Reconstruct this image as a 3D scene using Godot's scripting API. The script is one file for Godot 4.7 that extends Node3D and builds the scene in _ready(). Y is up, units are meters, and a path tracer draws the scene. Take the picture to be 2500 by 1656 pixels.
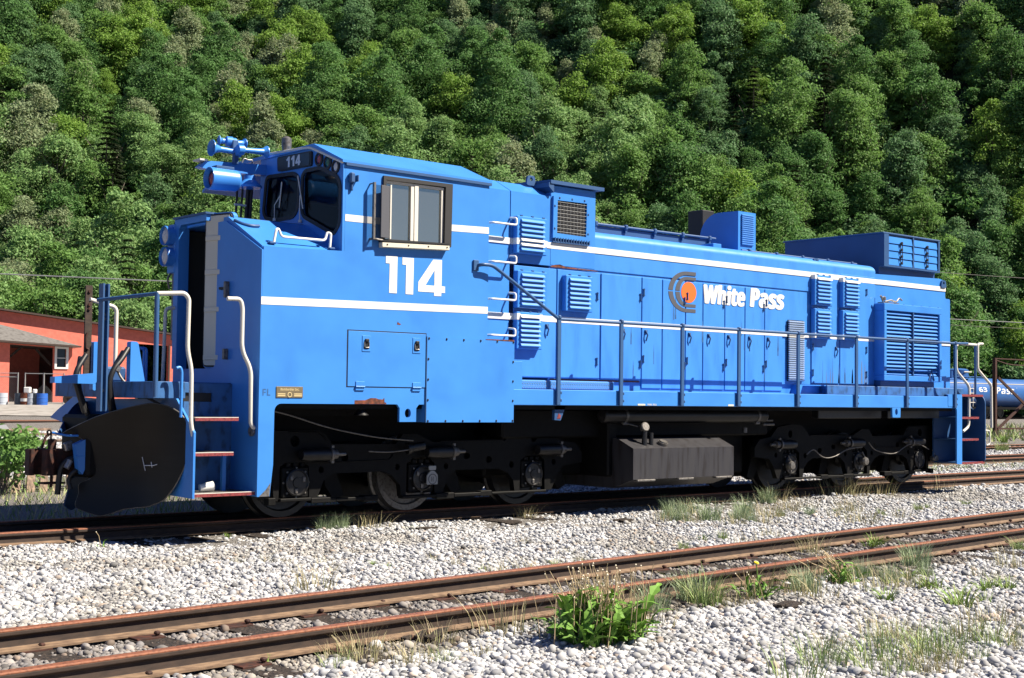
extends Node3D

# ---------------------------------------------------------------- mesh builder
class B:
	var v := PackedVector3Array()
	var n := PackedVector3Array()
	var c := PackedColorArray()
	var tint := Color(1, 1, 1)
	var colored := false
	func put(p: Vector3, k: Vector3):
		v.append(p)
		n.append(k)
		if colored:
			c.append(tint)
	func tri(a: Vector3, b: Vector3, d: Vector3, want := Vector3.ZERO):
		var k := (b - a).cross(d - a).normalized()
		if want != Vector3.ZERO and k.dot(want) < 0.0:
			var t := b
			b = d
			d = t
			k = -k
		put(a, k)
		put(d, k)
		put(b, k)
	func quad(a: Vector3, b: Vector3, d: Vector3, e: Vector3, want := Vector3.ZERO):
		tri(a, b, d, want)
		tri(a, d, e, want)
	func smooth(a: Vector3, na: Vector3, b: Vector3, nb: Vector3, d: Vector3, nd: Vector3):
		var k := (b - a).cross(d - a)
		if k.dot(na + nb + nd) < 0.0:
			put(a, na)
			put(b, nb)
			put(d, nd)
		else:
			put(a, na)
			put(d, nd)
			put(b, nb)
	# a box with chamfered edges
	func box(at: Vector3, size: Vector3, ch := 0.0, bs := Basis()):
		var h := size * 0.5
		ch = minf(ch, minf(h.x, minf(h.y, h.z)) * 0.6)
		if ch <= 0.0:
			for ax in 3:
				for s in [-1.0, 1.0]:
					var w := Vector3.ZERO
					w[ax] = s
					var u := (ax + 1) % 3
					var t := (ax + 2) % 3
					var q := []
					for k in [[-1, -1], [1, -1], [1, 1], [-1, 1]]:
						var p := Vector3.ZERO
						p[ax] = s * h[ax]
						p[u] = k[0] * h[u]
						p[t] = k[1] * h[t]
						q.append(at + bs * p)
					quad(q[0], q[1], q[2], q[3], bs * w)
			return
		var P := func(s: Vector3, ax: int) -> Vector3:
			var p := Vector3(s.x * (h.x - ch), s.y * (h.y - ch), s.z * (h.z - ch))
			p[ax] = s[ax] * h[ax]
			return at + bs * p
		for ax in 3:
			var u := (ax + 1) % 3
			var t := (ax + 2) % 3
			for s in [-1.0, 1.0]:
				var q := []
				for k in [[-1, -1], [1, -1], [1, 1], [-1, 1]]:
					var sg := Vector3.ZERO
					sg[ax] = s
					sg[u] = k[0]
					sg[t] = k[1]
					q.append(P.call(sg, ax))
				var w := Vector3.ZERO
				w[ax] = s
				quad(q[0], q[1], q[2], q[3], bs * w)
				for s2 in [-1.0, 1.0]:
					var a := Vector3.ZERO
					a[ax] = s
					a[u] = s2
					a[t] = -1
					var b := a
					b[t] = 1
					quad(P.call(a, ax), P.call(b, ax), P.call(b, u), P.call(a, u), bs * (P.call(a, ax) + P.call(b, u) - at * 2.0))
		for sx in [-1.0, 1.0]:
			for sy in [-1.0, 1.0]:
				for sz in [-1.0, 1.0]:
					var sg := Vector3(sx, sy, sz)
					tri(P.call(sg, 0), P.call(sg, 1), P.call(sg, 2), bs * sg)
	func bx(x0: float, x1: float, y0: float, y1: float, z0: float, z1: float, ch := 0.0):
		box(Vector3(x0 + x1, y0 + y1, z0 + z1) * 0.5, Vector3(absf(x1 - x0), absf(y1 - y0), absf(z1 - z0)), ch)
	# a bar of rectangular section from a to b
	func bar(a: Vector3, b: Vector3, w: float, t: float, side := Vector3.UP, ch := 0.0):
		var x := (b - a).normalized()
		var z := x.cross(side).normalized()
		if z.length() < 0.5:
			z = x.cross(Vector3.RIGHT).normalized()
		box((a + b) * 0.5, Vector3((b - a).length(), w, t), ch, Basis(x, z.cross(x), z))
	# swaps the x and z axes
	func swap():
		for i in v.size():
			v[i] = Vector3(v[i].z, v[i].y, v[i].x)
			n[i] = Vector3(n[i].z, n[i].y, n[i].x)
		for i in range(0, v.size(), 3):
			var p := v[i + 1]
			v[i + 1] = v[i + 2]
			v[i + 2] = p
			p = n[i + 1]
			n[i + 1] = n[i + 2]
			n[i + 2] = p
	func tube(pts: Array, r: float, sides := 8, r_end := -1.0, cap := true):
		var count := pts.size()
		var prev := []
		var nrm := Vector3.ZERO
		for i in count:
			var d: Vector3
			if i == 0:
				d = pts[1] - pts[0]
			elif i == count - 1:
				d = pts[i] - pts[i - 1]
			else:
				d = (pts[i + 1] - pts[i]).normalized() + (pts[i] - pts[i - 1]).normalized()
			d = d.normalized()
			if i == 0:
				nrm = d.cross(Vector3.UP)
				if nrm.length() < 0.1:
					nrm = d.cross(Vector3.RIGHT)
			nrm = (nrm - d * nrm.dot(d)).normalized()
			var bi := d.cross(nrm)
			var rr := r if r_end < 0.0 else lerpf(r, r_end, float(i) / (count - 1))
			var ring := []
			for k in sides:
				var a := TAU * k / sides
				var o := nrm * cos(a) + bi * sin(a)
				ring.append([pts[i] + o * rr, o])
			if i > 0:
				for k in sides:
					var l := (k + 1) % sides
					smooth(prev[k][0], prev[k][1], ring[k][0], ring[k][1], ring[l][0], ring[l][1])
					smooth(prev[k][0], prev[k][1], ring[l][0], ring[l][1], prev[l][0], prev[l][1])
			if cap and (i == 0 or i == count - 1):
				var w := d if i > 0 else -d
				for k in sides:
					tri(pts[i], ring[k][0], ring[(k + 1) % sides][0], w)
			prev = ring
	# a turned shape: profile of (along the axis, radius)
	func lathe(at: Vector3, axis: Vector3, prof: Array, sides := 20, flat := true):
		axis = axis.normalized()
		var u := axis.cross(Vector3.UP)
		if u.length() < 0.1:
			u = axis.cross(Vector3.RIGHT)
		u = u.normalized()
		var w := axis.cross(u)
		for i in prof.size() - 1:
			var a: Vector2 = prof[i]
			var b: Vector2 = prof[i + 1]
			var e := b - a
			var pn := Vector2(-e.y, e.x).normalized()
			for k in sides:
				var t0 := TAU * k / sides
				var t1 := TAU * (k + 1) / sides
				var d0 := u * cos(t0) + w * sin(t0)
				var d1 := u * cos(t1) + w * sin(t1)
				var n0 := axis * pn.x + d0 * pn.y
				var n1 := axis * pn.x + d1 * pn.y
				var p00 := at + axis * a.x + d0 * a.y
				var p01 := at + axis * a.x + d1 * a.y
				var p10 := at + axis * b.x + d0 * b.y
				var p11 := at + axis * b.x + d1 * b.y
				if b.y > 0.0:
					smooth(p00, n0, p10, n0, p11, n1)
				if a.y > 0.0:
					smooth(p00, n0, p11, n1, p01, n1)
	# a flat outline pushed along one axis: 0 takes (z, y), 1 takes (x, z), 2 takes (x, y); holes are cut out
	func prism(poly: PackedVector2Array, ax: int, k0: float, k1: float, holes := []):
		if Geometry2D.is_polygon_clockwise(poly):
			poly.reverse()
		var M := func(p: Vector2, k: float) -> Vector3:
			return Vector3(k, p.y, p.x) if ax == 0 else (Vector3(p.x, k, p.y) if ax == 1 else Vector3(p.x, p.y, k))
		var w := Vector3.ZERO
		w[ax] = 1.0
		if k1 < k0:
			var t := k0
			k0 = k1
			k1 = t
		var loops := [poly]
		var whole := poly.duplicate()
		for h in holes:
			var hole: PackedVector2Array = h.duplicate()
			if not Geometry2D.is_polygon_clockwise(hole):
				hole.reverse()
			loops.append(hole)
		if holes.size():
			whole = slit(poly, holes, 1.0)
		var idx := Geometry2D.triangulate_polygon(whole)
		if idx.is_empty() and holes.size():
			whole = slit(poly, holes, -1.0)
			idx = Geometry2D.triangulate_polygon(whole)
		if idx.is_empty():
			print("no triangles for an outline of ", poly.size(), " near ", poly[0])
		for i in range(0, idx.size(), 3):
			tri(M.call(whole[idx[i]], k1), M.call(whole[idx[i + 1]], k1), M.call(whole[idx[i + 2]], k1), w)
			tri(M.call(whole[idx[i]], k0), M.call(whole[idx[i + 1]], k0), M.call(whole[idx[i + 2]], k0), -w)
		for lp in loops:
			for i in lp.size():
				var a: Vector2 = lp[i]
				var b: Vector2 = lp[(i + 1) % lp.size()]
				if a.distance_to(b) < 1e-6:
					continue
				var o: Vector2 = Vector2((b - a).y, -(b - a).x)
				quad(M.call(a, k0), M.call(b, k0), M.call(b, k1), M.call(a, k1), M.call(o, 0.0) * (Vector3.ONE - w))
	# an outline joined to its holes by hairline slits
	func slit(outline: PackedVector2Array, holes: Array, sgn: float) -> PackedVector2Array:
		var whole := outline.duplicate()
		for h in holes:
			var hole: PackedVector2Array = h.duplicate()
			if not Geometry2D.is_polygon_clockwise(hole):
				hole.reverse()
			var best := INF
			var bi := 0
			var bj := 0
			for i in whole.size():
				for j in hole.size():
					var d := whole[i].distance_squared_to(hole[j])
					if d < best:
						best = d
						bi = i
						bj = j
			var sl := (hole[bj] - whole[bi]).orthogonal().normalized() * 0.0002 * sgn
			var nw := PackedVector2Array()
			for i in bi + 1:
				nw.append(whole[i])
			for j in hole.size():
				nw.append(hole[(bj + j) % hole.size()])
			nw.append(hole[bj] + sl)
			nw.append(whole[bi] + sl)
			for i in range(bi + 1, whole.size()):
				nw.append(whole[i])
			whole = nw
		return whole
	func mesh() -> ArrayMesh:
		var arr := []
		arr.resize(Mesh.ARRAY_MAX)
		arr[Mesh.ARRAY_VERTEX] = v
		arr[Mesh.ARRAY_NORMAL] = n
		if colored:
			arr[Mesh.ARRAY_COLOR] = c
		var m := ArrayMesh.new()
		m.add_surface_from_arrays(Mesh.PRIMITIVE_TRIANGLES, arr)
		return m

# ---------------------------------------------------------------- naming
var used := {}
var org := Vector3.ZERO
var rng := RandomNumberGenerator.new()
var M := {}

func numbered(s: String) -> String:
	var k: int = used.get(s, 0)
	used[s] = k + 1
	return s if k == 0 else "%s_%03d" % [s, k]

func tag(o: Node, label: String, category: String, group := "", kind := ""):
	if label:
		o.set_meta("label", label)
	if category:
		o.set_meta("category", category)
	if group:
		o.set_meta("group", group)
	if kind:
		o.set_meta("kind", kind)

func thing(called: String, at: Vector3, label: String, category: String, group := "", kind := "") -> Node3D:
	var o := Node3D.new()
	o.name = numbered(called)
	add_child(o, true)
	o.position = at
	org = at
	tag(o, label, category, group, kind)
	return o

# one mesh under a thing or a part; the shape is given in world coordinates
func part(parent: Node, called: String, b: B, m: Material, label := "") -> MeshInstance3D:
	for i in b.v.size():
		b.v[i] -= org
	var o := MeshInstance3D.new()
	o.name = called
	o.mesh = b.mesh()
	o.material_override = m
	parent.add_child(o, true)
	if label:
		o.set_meta("label", label)
	return o

# a further copy of a small mesh, set at a world position
func again(parent: Node, called: String, me: Mesh, m: Material, at: Vector3, bs := Basis()) -> MeshInstance3D:
	var o := MeshInstance3D.new()
	o.name = called
	o.mesh = me
	o.material_override = m
	parent.add_child(o, true)
	o.transform = Transform3D(bs, at - org)
	return o

func single(called: String, b: B, m: Material, label: String, category: String, group := "", kind := "", at := Vector3.ZERO) -> MeshInstance3D:
	for i in b.v.size():
		b.v[i] -= at
	var o := MeshInstance3D.new()
	o.name = numbered(called)
	o.mesh = b.mesh()
	o.material_override = m
	add_child(o, true)
	o.position = at
	tag(o, label, category, group, kind)
	return o

# things that would share a label are told apart by their order from the left
func tell_apart(nodes: Array):
	var by := {}
	for o in nodes:
		var l: String = o.get_meta("label")
		if not by.has(l):
			by[l] = []
		by[l].append(o)
	var nth := ["leftmost", "second from left", "third from left", "fourth from left", "fifth from left", "sixth from left", "seventh from left", "eighth from left", "ninth from left", "tenth from left", "eleventh from left", "twelfth from left", "thirteenth from left", "fourteenth from left", "fifteenth from left", "sixteenth from left", "seventeenth from left", "eighteenth from left", "nineteenth from left", "twentieth from left"]
	for l in by:
		var a: Array = by[l]
		if a.size() < 2:
			continue
		a.sort_custom(func(p, q):
			var dp: Vector3 = p.position - EYE
			var dq: Vector3 = q.position - EYE
			return dp.dot(RT) / dp.dot(FW) < dq.dot(RT) / dq.dot(FW))
		for i in a.size():
			a[i].set_meta("label", "%s, %s" % [l, nth[mini(i, 19)]])

func poly(a: Array) -> PackedVector2Array:
	var p := PackedVector2Array()
	for i in range(0, a.size(), 2):
		p.append(Vector2(a[i], a[i + 1]))
	return p

func ring(x: float, y: float, rx: float, ry := -1.0, k := 16) -> PackedVector2Array:
	var p := PackedVector2Array()
	for i in k:
		p.append(Vector2(x + cos(TAU * i / k) * rx, y + sin(TAU * i / k) * (rx if ry < 0.0 else ry)))
	return p

# an outline whose corners are rounded
func rounded(p: PackedVector2Array, r: float, k := 4) -> PackedVector2Array:
	var o := PackedVector2Array()
	var s := p.size()
	for i in s:
		var a := p[(i + s - 1) % s]
		var b := p[i]
		var d := p[(i + 1) % s]
		var rr := minf(r, minf(a.distance_to(b), b.distance_to(d)) * 0.45)
		var q0 := b + (a - b).normalized() * rr
		var q1 := b + (d - b).normalized() * rr
		for j in k + 1:
			var t := float(j) / k
			o.append(q0.lerp(b, t).lerp(b.lerp(q1, t), t))
	return o

# a path with rounded bends
func bend(pts: Array, r: float, k := 4) -> Array:
	var o := [pts[0]]
	for i in range(1, pts.size() - 1):
		var a: Vector3 = pts[i - 1]
		var b: Vector3 = pts[i]
		var d: Vector3 = pts[i + 1]
		var rr := minf(r, minf(a.distance_to(b), b.distance_to(d)) * 0.48)
		var q0 := b + (a - b).normalized() * rr
		var q1 := b + (d - b).normalized() * rr
		for j in k + 1:
			var t := float(j) / k
			o.append(q0.lerp(b, t).lerp(b.lerp(q1, t), t))
	o.append(pts[pts.size() - 1])
	return o

func V(x: float, y: float, z: float) -> Vector3:
	return Vector3(x, y, z)

# ---------------------------------------------------------------- materials
func noise_tex(freq: float, stops: Array, seed_ := 1, size := 512, oct := 5, bump := false) -> NoiseTexture2D:
	var f := FastNoiseLite.new()
	f.seed = seed_
	f.frequency = freq
	f.fractal_octaves = oct
	var t := NoiseTexture2D.new()
	t.width = size
	t.height = size
	t.seamless = true
	t.noise = f
	if stops.size():
		var g := Gradient.new()
		var offs := PackedFloat32Array()
		var cols := PackedColorArray()
		for s in stops:
			offs.append(s[0])
			cols.append(s[1])
		g.offsets = offs
		g.colors = cols
		t.color_ramp = g
	return t

func lin(r: float, g: float, b: float) -> Color:
	return Color(r, g, b).linear_to_srgb()

func mat(key: String, col: Color, rough := 0.7, tex: Texture2D = null, scale := Vector3.ONE, metal := 0.0) -> StandardMaterial3D:
	var m := StandardMaterial3D.new()
	m.resource_name = key
	m.albedo_color = col
	m.roughness = rough
	m.metallic = metal
	if tex:
		m.albedo_texture = tex
		m.uv1_triplanar = true
		m.uv1_world_triplanar = true
		m.uv1_scale = scale
	M[key] = m
	return m

func gray(a: float) -> Color:
	return Color(a, a, a)

func make_materials():
	var soft := noise_tex(0.006, [[0.0, Color(0.88, 0.91, 0.94)], [0.5, Color(0.96, 0.97, 0.98)], [1.0, Color(1, 1, 1)]], 3)
	var streak := noise_tex(0.012, [[0.0, Color(0.82, 0.86, 0.9)], [0.35, Color(0.94, 0.96, 0.98)], [0.6, Color(1, 1, 1)], [0.82, Color(1, 1, 1)], [1.0, Color(0.93, 0.92, 0.86)]], 11)
	var grime := noise_tex(0.02, [[0.0, Color(0.55, 0.52, 0.5)], [0.45, Color(0.9, 0.9, 0.9)], [1.0, Color(1, 1, 1)]], 5)
	var rustc := noise_tex(0.02, [[0.0, Color(0.16, 0.075, 0.045)], [0.4, Color(0.3, 0.14, 0.08)], [0.7, Color(0.42, 0.2, 0.105)], [1.0, Color(0.5, 0.27, 0.15)]], 7)
	var railc := noise_tex(0.03, [[0.0, Color(0.235, 0.18, 0.15)], [0.5, Color(0.36, 0.30, 0.255)], [1.0, Color(0.45, 0.38, 0.32)]], 8)
	var woodc := noise_tex(0.03, [[0.0, Color(0.1, 0.085, 0.075)], [0.5, Color(0.2, 0.17, 0.15)], [1.0, Color(0.34, 0.3, 0.27)]], 9)
	var fine := noise_tex(0.05, [], 21)
	var m := mat("blue", lin(0.042, 0.208, 0.585), 0.36, soft, Vector3(0.4, 0.4, 0.4))
	m.heightmap_enabled = true
	m.heightmap_texture = noise_tex(0.006, [], 19, 512, 3)
	m.heightmap_scale = 0.5
	var dents := m.heightmap_texture
	mat("blue_door", lin(0.041, 0.205, 0.58), 0.42, streak, Vector3(0.6, 0.16, 0.6))
	M.blue_door.heightmap_enabled = true
	M.blue_door.heightmap_texture = dents
	M.blue_door.heightmap_scale = 0.5
	mat("blue_dirty", lin(0.0262, 0.1193, 0.3234), 0.55, grime, Vector3(0.8, 0.5, 0.8))
	mat("pale_blue", lin(0.30, 0.40, 0.58), 0.4)
	mat("stain_brown", lin(0.07, 0.12, 0.22), 0.7)
	mat("blue_dark", lin(0.0185, 0.0693, 0.1848), 0.5, soft, Vector3(0.6, 0.6, 0.6))
	mat("blue_rail", lin(0.0246, 0.077, 0.1925), 0.45)
	mat("white", lin(0.6006, 0.6006, 0.5852), 0.45)
	mat("cream", lin(0.56, 0.53, 0.43), 0.5)
	mat("silver", lin(0.55, 0.53, 0.48), 0.45)
	mat("black", lin(0.008, 0.008, 0.009), 0.5)
	mat("gasket", lin(0.012, 0.012, 0.014), 0.6)
	m = mat("under", lin(0.0038, 0.0038, 0.004), 0.6, grime, Vector3(1.2, 1.2, 1.2))
	m.metallic_specular = 0.3
	mat("under_shine", lin(0.0123, 0.0123, 0.0139), 0.36, grime, Vector3(1.2, 1.2, 1.2))
	mat("tank_black", lin(0.0277, 0.027, 0.0308), 0.48, noise_tex(0.012, [[0.0, Color(0.62, 0.55, 0.5)], [0.4, Color(0.92, 0.92, 0.95)], [0.75, Color(1, 1, 1)], [1.0, Color(1.0, 1.0, 1.0)]], 15), Vector3(1.6, 0.25, 1.6))
	m = mat("plow_black", lin(0.0045, 0.0045, 0.005), 0.4, noise_tex(0.015, [[0.0, Color(0.6, 0.6, 0.6)], [1.0, Color(1, 1, 1)]], 17), Vector3(0.25, 1.8, 0.25))
	m.metallic_specular = 0.36
	mat("steel", lin(0.32, 0.31, 0.3), 0.35, grime, Vector3(2, 2, 2), 0.7)
	mat("worn_steel", lin(0.2, 0.19, 0.18), 0.45, grime, Vector3(2, 2, 2), 0.6)
	mat("red_edge", lin(0.231, 0.0347, 0.0385), 0.6, grime, Vector3(3, 3, 3))
	mat("orange", lin(0.693, 0.1232, 0.0154), 0.5)
	mat("logo_gray", lin(0.066, 0.069, 0.082), 0.5)
	mat("plate_bronze", lin(0.1232, 0.0963, 0.0539), 0.5)
	mat("plate_light", lin(0.462, 0.3696, 0.1925), 0.5)
	m = mat("glass", Color(0.03, 0.035, 0.03, 0.3), 0.04)
	m.transparency = BaseMaterial3D.TRANSPARENCY_ALPHA
	m.metallic_specular = 0.25
	mat("tinted_glass", lin(0.55, 0.55, 0.46), 0.03, null, Vector3.ONE, 0.92)
	mat("dark_glass", lin(0.01, 0.012, 0.012), 0.05)
	mat("lens_red", lin(0.25, 0.03, 0.03), 0.15)
	mat("lens_green", lin(0.02, 0.09, 0.04), 0.1)
	mat("lens_clear", lin(0.55, 0.5, 0.45), 0.1)
	mat("cab_inside", lin(0.03, 0.032, 0.03), 0.8)
	mat("rust", Color(1, 1, 1), 0.8, rustc, Vector3(1.5, 1.5, 1.5))
	mat("rust_dark", Color(0.6, 0.6, 0.62), 0.8, rustc, Vector3(1.5, 1.5, 1.5))
	mat("rail_foot", Color(1.15, 1.12, 1.05), 0.8, railc, Vector3(0.6, 2, 2))
	mat("rail_side", Color(0.55, 0.5, 0.48), 0.75, railc, Vector3(0.6, 2, 2))
	m = mat("rail_top", lin(0.25, 0.095, 0.05), 0.6, grime, Vector3(3, 3, 3), 0.25)
	m = mat("tie", Color(0.8, 0.76, 0.72), 0.95, woodc, Vector3(1.2, 1.2, 1.2))
	m.heightmap_enabled = true
	m.heightmap_texture = fine
	m.heightmap_scale = 2.0
	mat("old_board", Color(1.9, 1.85, 1.8), 0.9, woodc, Vector3(0.8, 0.8, 0.8))
	var stone := noise_tex(0.09, [[0.0, Color(0.23, 0.21, 0.195)], [0.4, Color(0.37, 0.355, 0.34)], [0.7, Color(0.51, 0.5, 0.49)], [1.0, Color(0.6, 0.59, 0.59)]], 31, 1024, 4)
	m = mat("ground", Color(1, 1, 1), 0.95, stone, Vector3(0.45, 0.45, 0.45))
	m.heightmap_enabled = true
	m.heightmap_texture = noise_tex(0.09, [], 31, 1024, 4)
	m.heightmap_scale = 3.0
	m = mat("stone", Color(1, 1, 1), 0.85)
	m.vertex_color_use_as_albedo = true
	mat("hill", lin(0.02, 0.03, 0.012), 1.0, noise_tex(0.02, [[0.0, Color(0.5, 0.5, 0.5)], [1.0, Color(1, 1, 1)]], 41), Vector3(0.05, 0.05, 0.05))
	mat("bark", lin(0.12, 0.1, 0.08), 0.95)
	mat("pale_bark", lin(0.3, 0.28, 0.24), 0.9)
	m = mat("grass", Color(1, 1, 1), 0.75)
	m.vertex_color_use_as_albedo = true
	m.backlight_enabled = true
	m.backlight = Color(0.45, 0.45, 0.35)
	mat("red_wall", lin(0.60, 0.155, 0.11), 0.85, noise_tex(0.02, [[0.0, Color(0.88, 0.86, 0.86)], [1.0, Color(1, 1, 1)]], 51), Vector3(0.3, 0.3, 0.3))
	mat("gray_roof", lin(0.1463, 0.1386, 0.1309), 0.9, grime, Vector3(0.3, 0.3, 0.3))
	mat("dark_trim", lin(0.04, 0.025, 0.02), 0.8)
	mat("concrete", lin(0.308, 0.2926, 0.2695), 0.95, grime, Vector3(0.1, 0.1, 0.1))
	mat("galvanized", lin(0.2772, 0.2849, 0.2849), 0.45, null, Vector3.ONE, 0.4)
	mat("drum_blue", lin(0.0154, 0.0924, 0.385), 0.45)
	mat("drum_dark", lin(0.0231, 0.0347, 0.0539), 0.5)
	mat("drum_pale", lin(0.3465, 0.385, 0.4466), 0.5)
	mat("yellow", lin(0.308, 0.2002, 0.0385), 0.6, grime, Vector3(1, 1, 1))
	mat("tankcar_blue", lin(0.025, 0.10, 0.30), 0.4, soft, Vector3(0.3, 0.3, 0.3))
	mat("print_white", lin(0.539, 0.5544, 0.5775), 0.6)

func leaf_mat(key: String, r: float, g: float, b: float) -> StandardMaterial3D:
	var m := mat(key, lin(r, g, b), 0.6)
	m.vertex_color_use_as_albedo = true
	m.backlight_enabled = true
	m.backlight = Color(0.96, 0.96, 0.96)
	m.metallic_specular = 0.35
	return m

# letters as real, thin shapes: text laid in a plane; bold lays a few close copies side by side, each a hair higher
func letters(text: String, bold: float) -> B:
	var f := SystemFont.new()
	f.font_names = PackedStringArray(["Droid Sans"])
	f.font_weight = 700
	var t := TextMesh.new()
	t.font = f
	t.text = text
	t.font_size = 64
	t.pixel_size = 0.01
	t.depth = 0.0
	t.curve_step = 1.0
	var arr := t.surface_get_arrays(0)
	var vs: PackedVector3Array = arr[Mesh.ARRAY_VERTEX]
	var ix = arr[Mesh.ARRAY_INDEX]
	var lo := Vector3.INF
	var hi := -Vector3.INF
	for p in vs:
		lo = lo.min(p)
		hi = hi.max(p)
	var size := hi - lo
	var seq := []
	if ix:
		for i in ix:
			seq.append(i)
	else:
		for i in vs.size():
			seq.append(i)
	var b := B.new()
	var spread := [Vector2.ZERO] if bold == 0.0 else [Vector2(-1, 0), Vector2(1, 0), Vector2(-0.4, 0.35), Vector2(0.4, -0.35), Vector2(0.4, 0.35), Vector2(-0.4, -0.35)]
	var z := 0.0
	for o in spread:
		for i in range(0, seq.size(), 3):
			var q := []
			for j in 3:
				var p: Vector3 = vs[seq[i + j]]
				q.append(Vector3((p.x - lo.x + o.x * bold * 0.06) / size.x, (p.y - lo.y + o.y * bold * 0.06) / size.y, z))
			b.tri(q[0], q[1], q[2], Vector3.BACK)
		z += 0.0003
	return b

# letters from x0 to x1 and y0 to y1 on the plane z, leaning by lean
func print_on(parent: Node, called: String, text: String, bold: float, x0: float, x1: float, y0: float, y1: float, z: float, lean: float, m: Material):
	var b := letters(text, bold)
	for i in b.v.size():
		var p := b.v[i]
		b.v[i] = Vector3(lerpf(x0, x1, p.x) + lean * p.y * (y1 - y0), lerpf(y0, y1, p.y), z + p.z)
	return part(parent, called, b, m)

# ---------------------------------------------------------------- the locomotive
const CZ := 1.36   # cab side
const HZ := 0.95   # hood side

func louver(p: Node, x0: float, x1: float, y0: float, y1: float, z: float, deep: float, rows: int, stripe_lo := 9.0, stripe_hi := 9.0):
	var b := B.new()
	b.bx(x0, x1, y0, y1, z, z + deep, 0.008)
	var box := part(p, "louver_box", b, M.blue)
	var w := (x1 - x0) * 0.76
	var s := B.new()
	s.prism(poly([0.0, 0.022, 0.012, 0.016, 0.030, -0.008, 0.030, -0.014, 0.0, -0.014]), 2, -w * 0.5, w * 0.5)
	s.swap()
	var me := s.mesh()
	for r in rows:
		var y := lerpf(y1 - 0.05, y0 + 0.045, float(r) / (rows - 1))
		var white := y > stripe_lo - 0.01 and y < stripe_hi + 0.01
		again(box, "slat", me, M.white if white else M.blue, V((x0 + x1) * 0.5, y, z + deep))
	if stripe_lo < 5.0:
		b = B.new()
		var c0 := maxf(stripe_lo, y0)
		var c1 := minf(stripe_hi, y1)
		b.bx(x0 - 0.001, x0 + 0.045, c0, c1, z + 0.001, z + deep + 0.0025)
		b.bx(x1 - 0.045, x1 + 0.001, c0, c1, z + 0.001, z + deep + 0.0025)
		part(box, "stripe", b, M.white)
	b = B.new()
	for k in 3:
		b.box(V(lerpf(x0 + 0.07, x1 - 0.05, k / 2.0), y1 + 0.006, z + deep - 0.012), V(0.03, 0.012, 0.02))
	part(box, "clip", b, M.blue_rail)

func hinge(p: Node, x: float, y: float, z: float):
	var b := B.new()
	b.tube([V(x, y - 0.045, z + 0.012), V(x, y + 0.045, z + 0.012)], 0.008, 6)
	b.bx(x - 0.02, x + 0.02, y - 0.04, y - 0.03, z, z + 0.01)
	b.bx(x - 0.02, x + 0.02, y + 0.03, y + 0.04, z, z + 0.01)
	part(p, "hinge", b, M.blue_dark)

func latch(p: Node, x: float, y: float, z: float):
	var b := B.new()
	b.tube([V(x - 0.008, y + 0.055, z + 0.01), V(x, y, z + 0.035), V(x - 0.004, y - 0.07, z + 0.012)], 0.009, 6)
	b.bx(x - 0.02, x + 0.02, y + 0.02, y + 0.06, z, z + 0.012)
	part(p, "latch", b, M.blue_dark)

func handrail(p: Node, called: String, pts: Array, r: float, m: Material, round := 0.09):
	var b := B.new()
	b.tube(bend(pts, round, 5), r, 8)
	return part(p, called, b, m)

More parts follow.
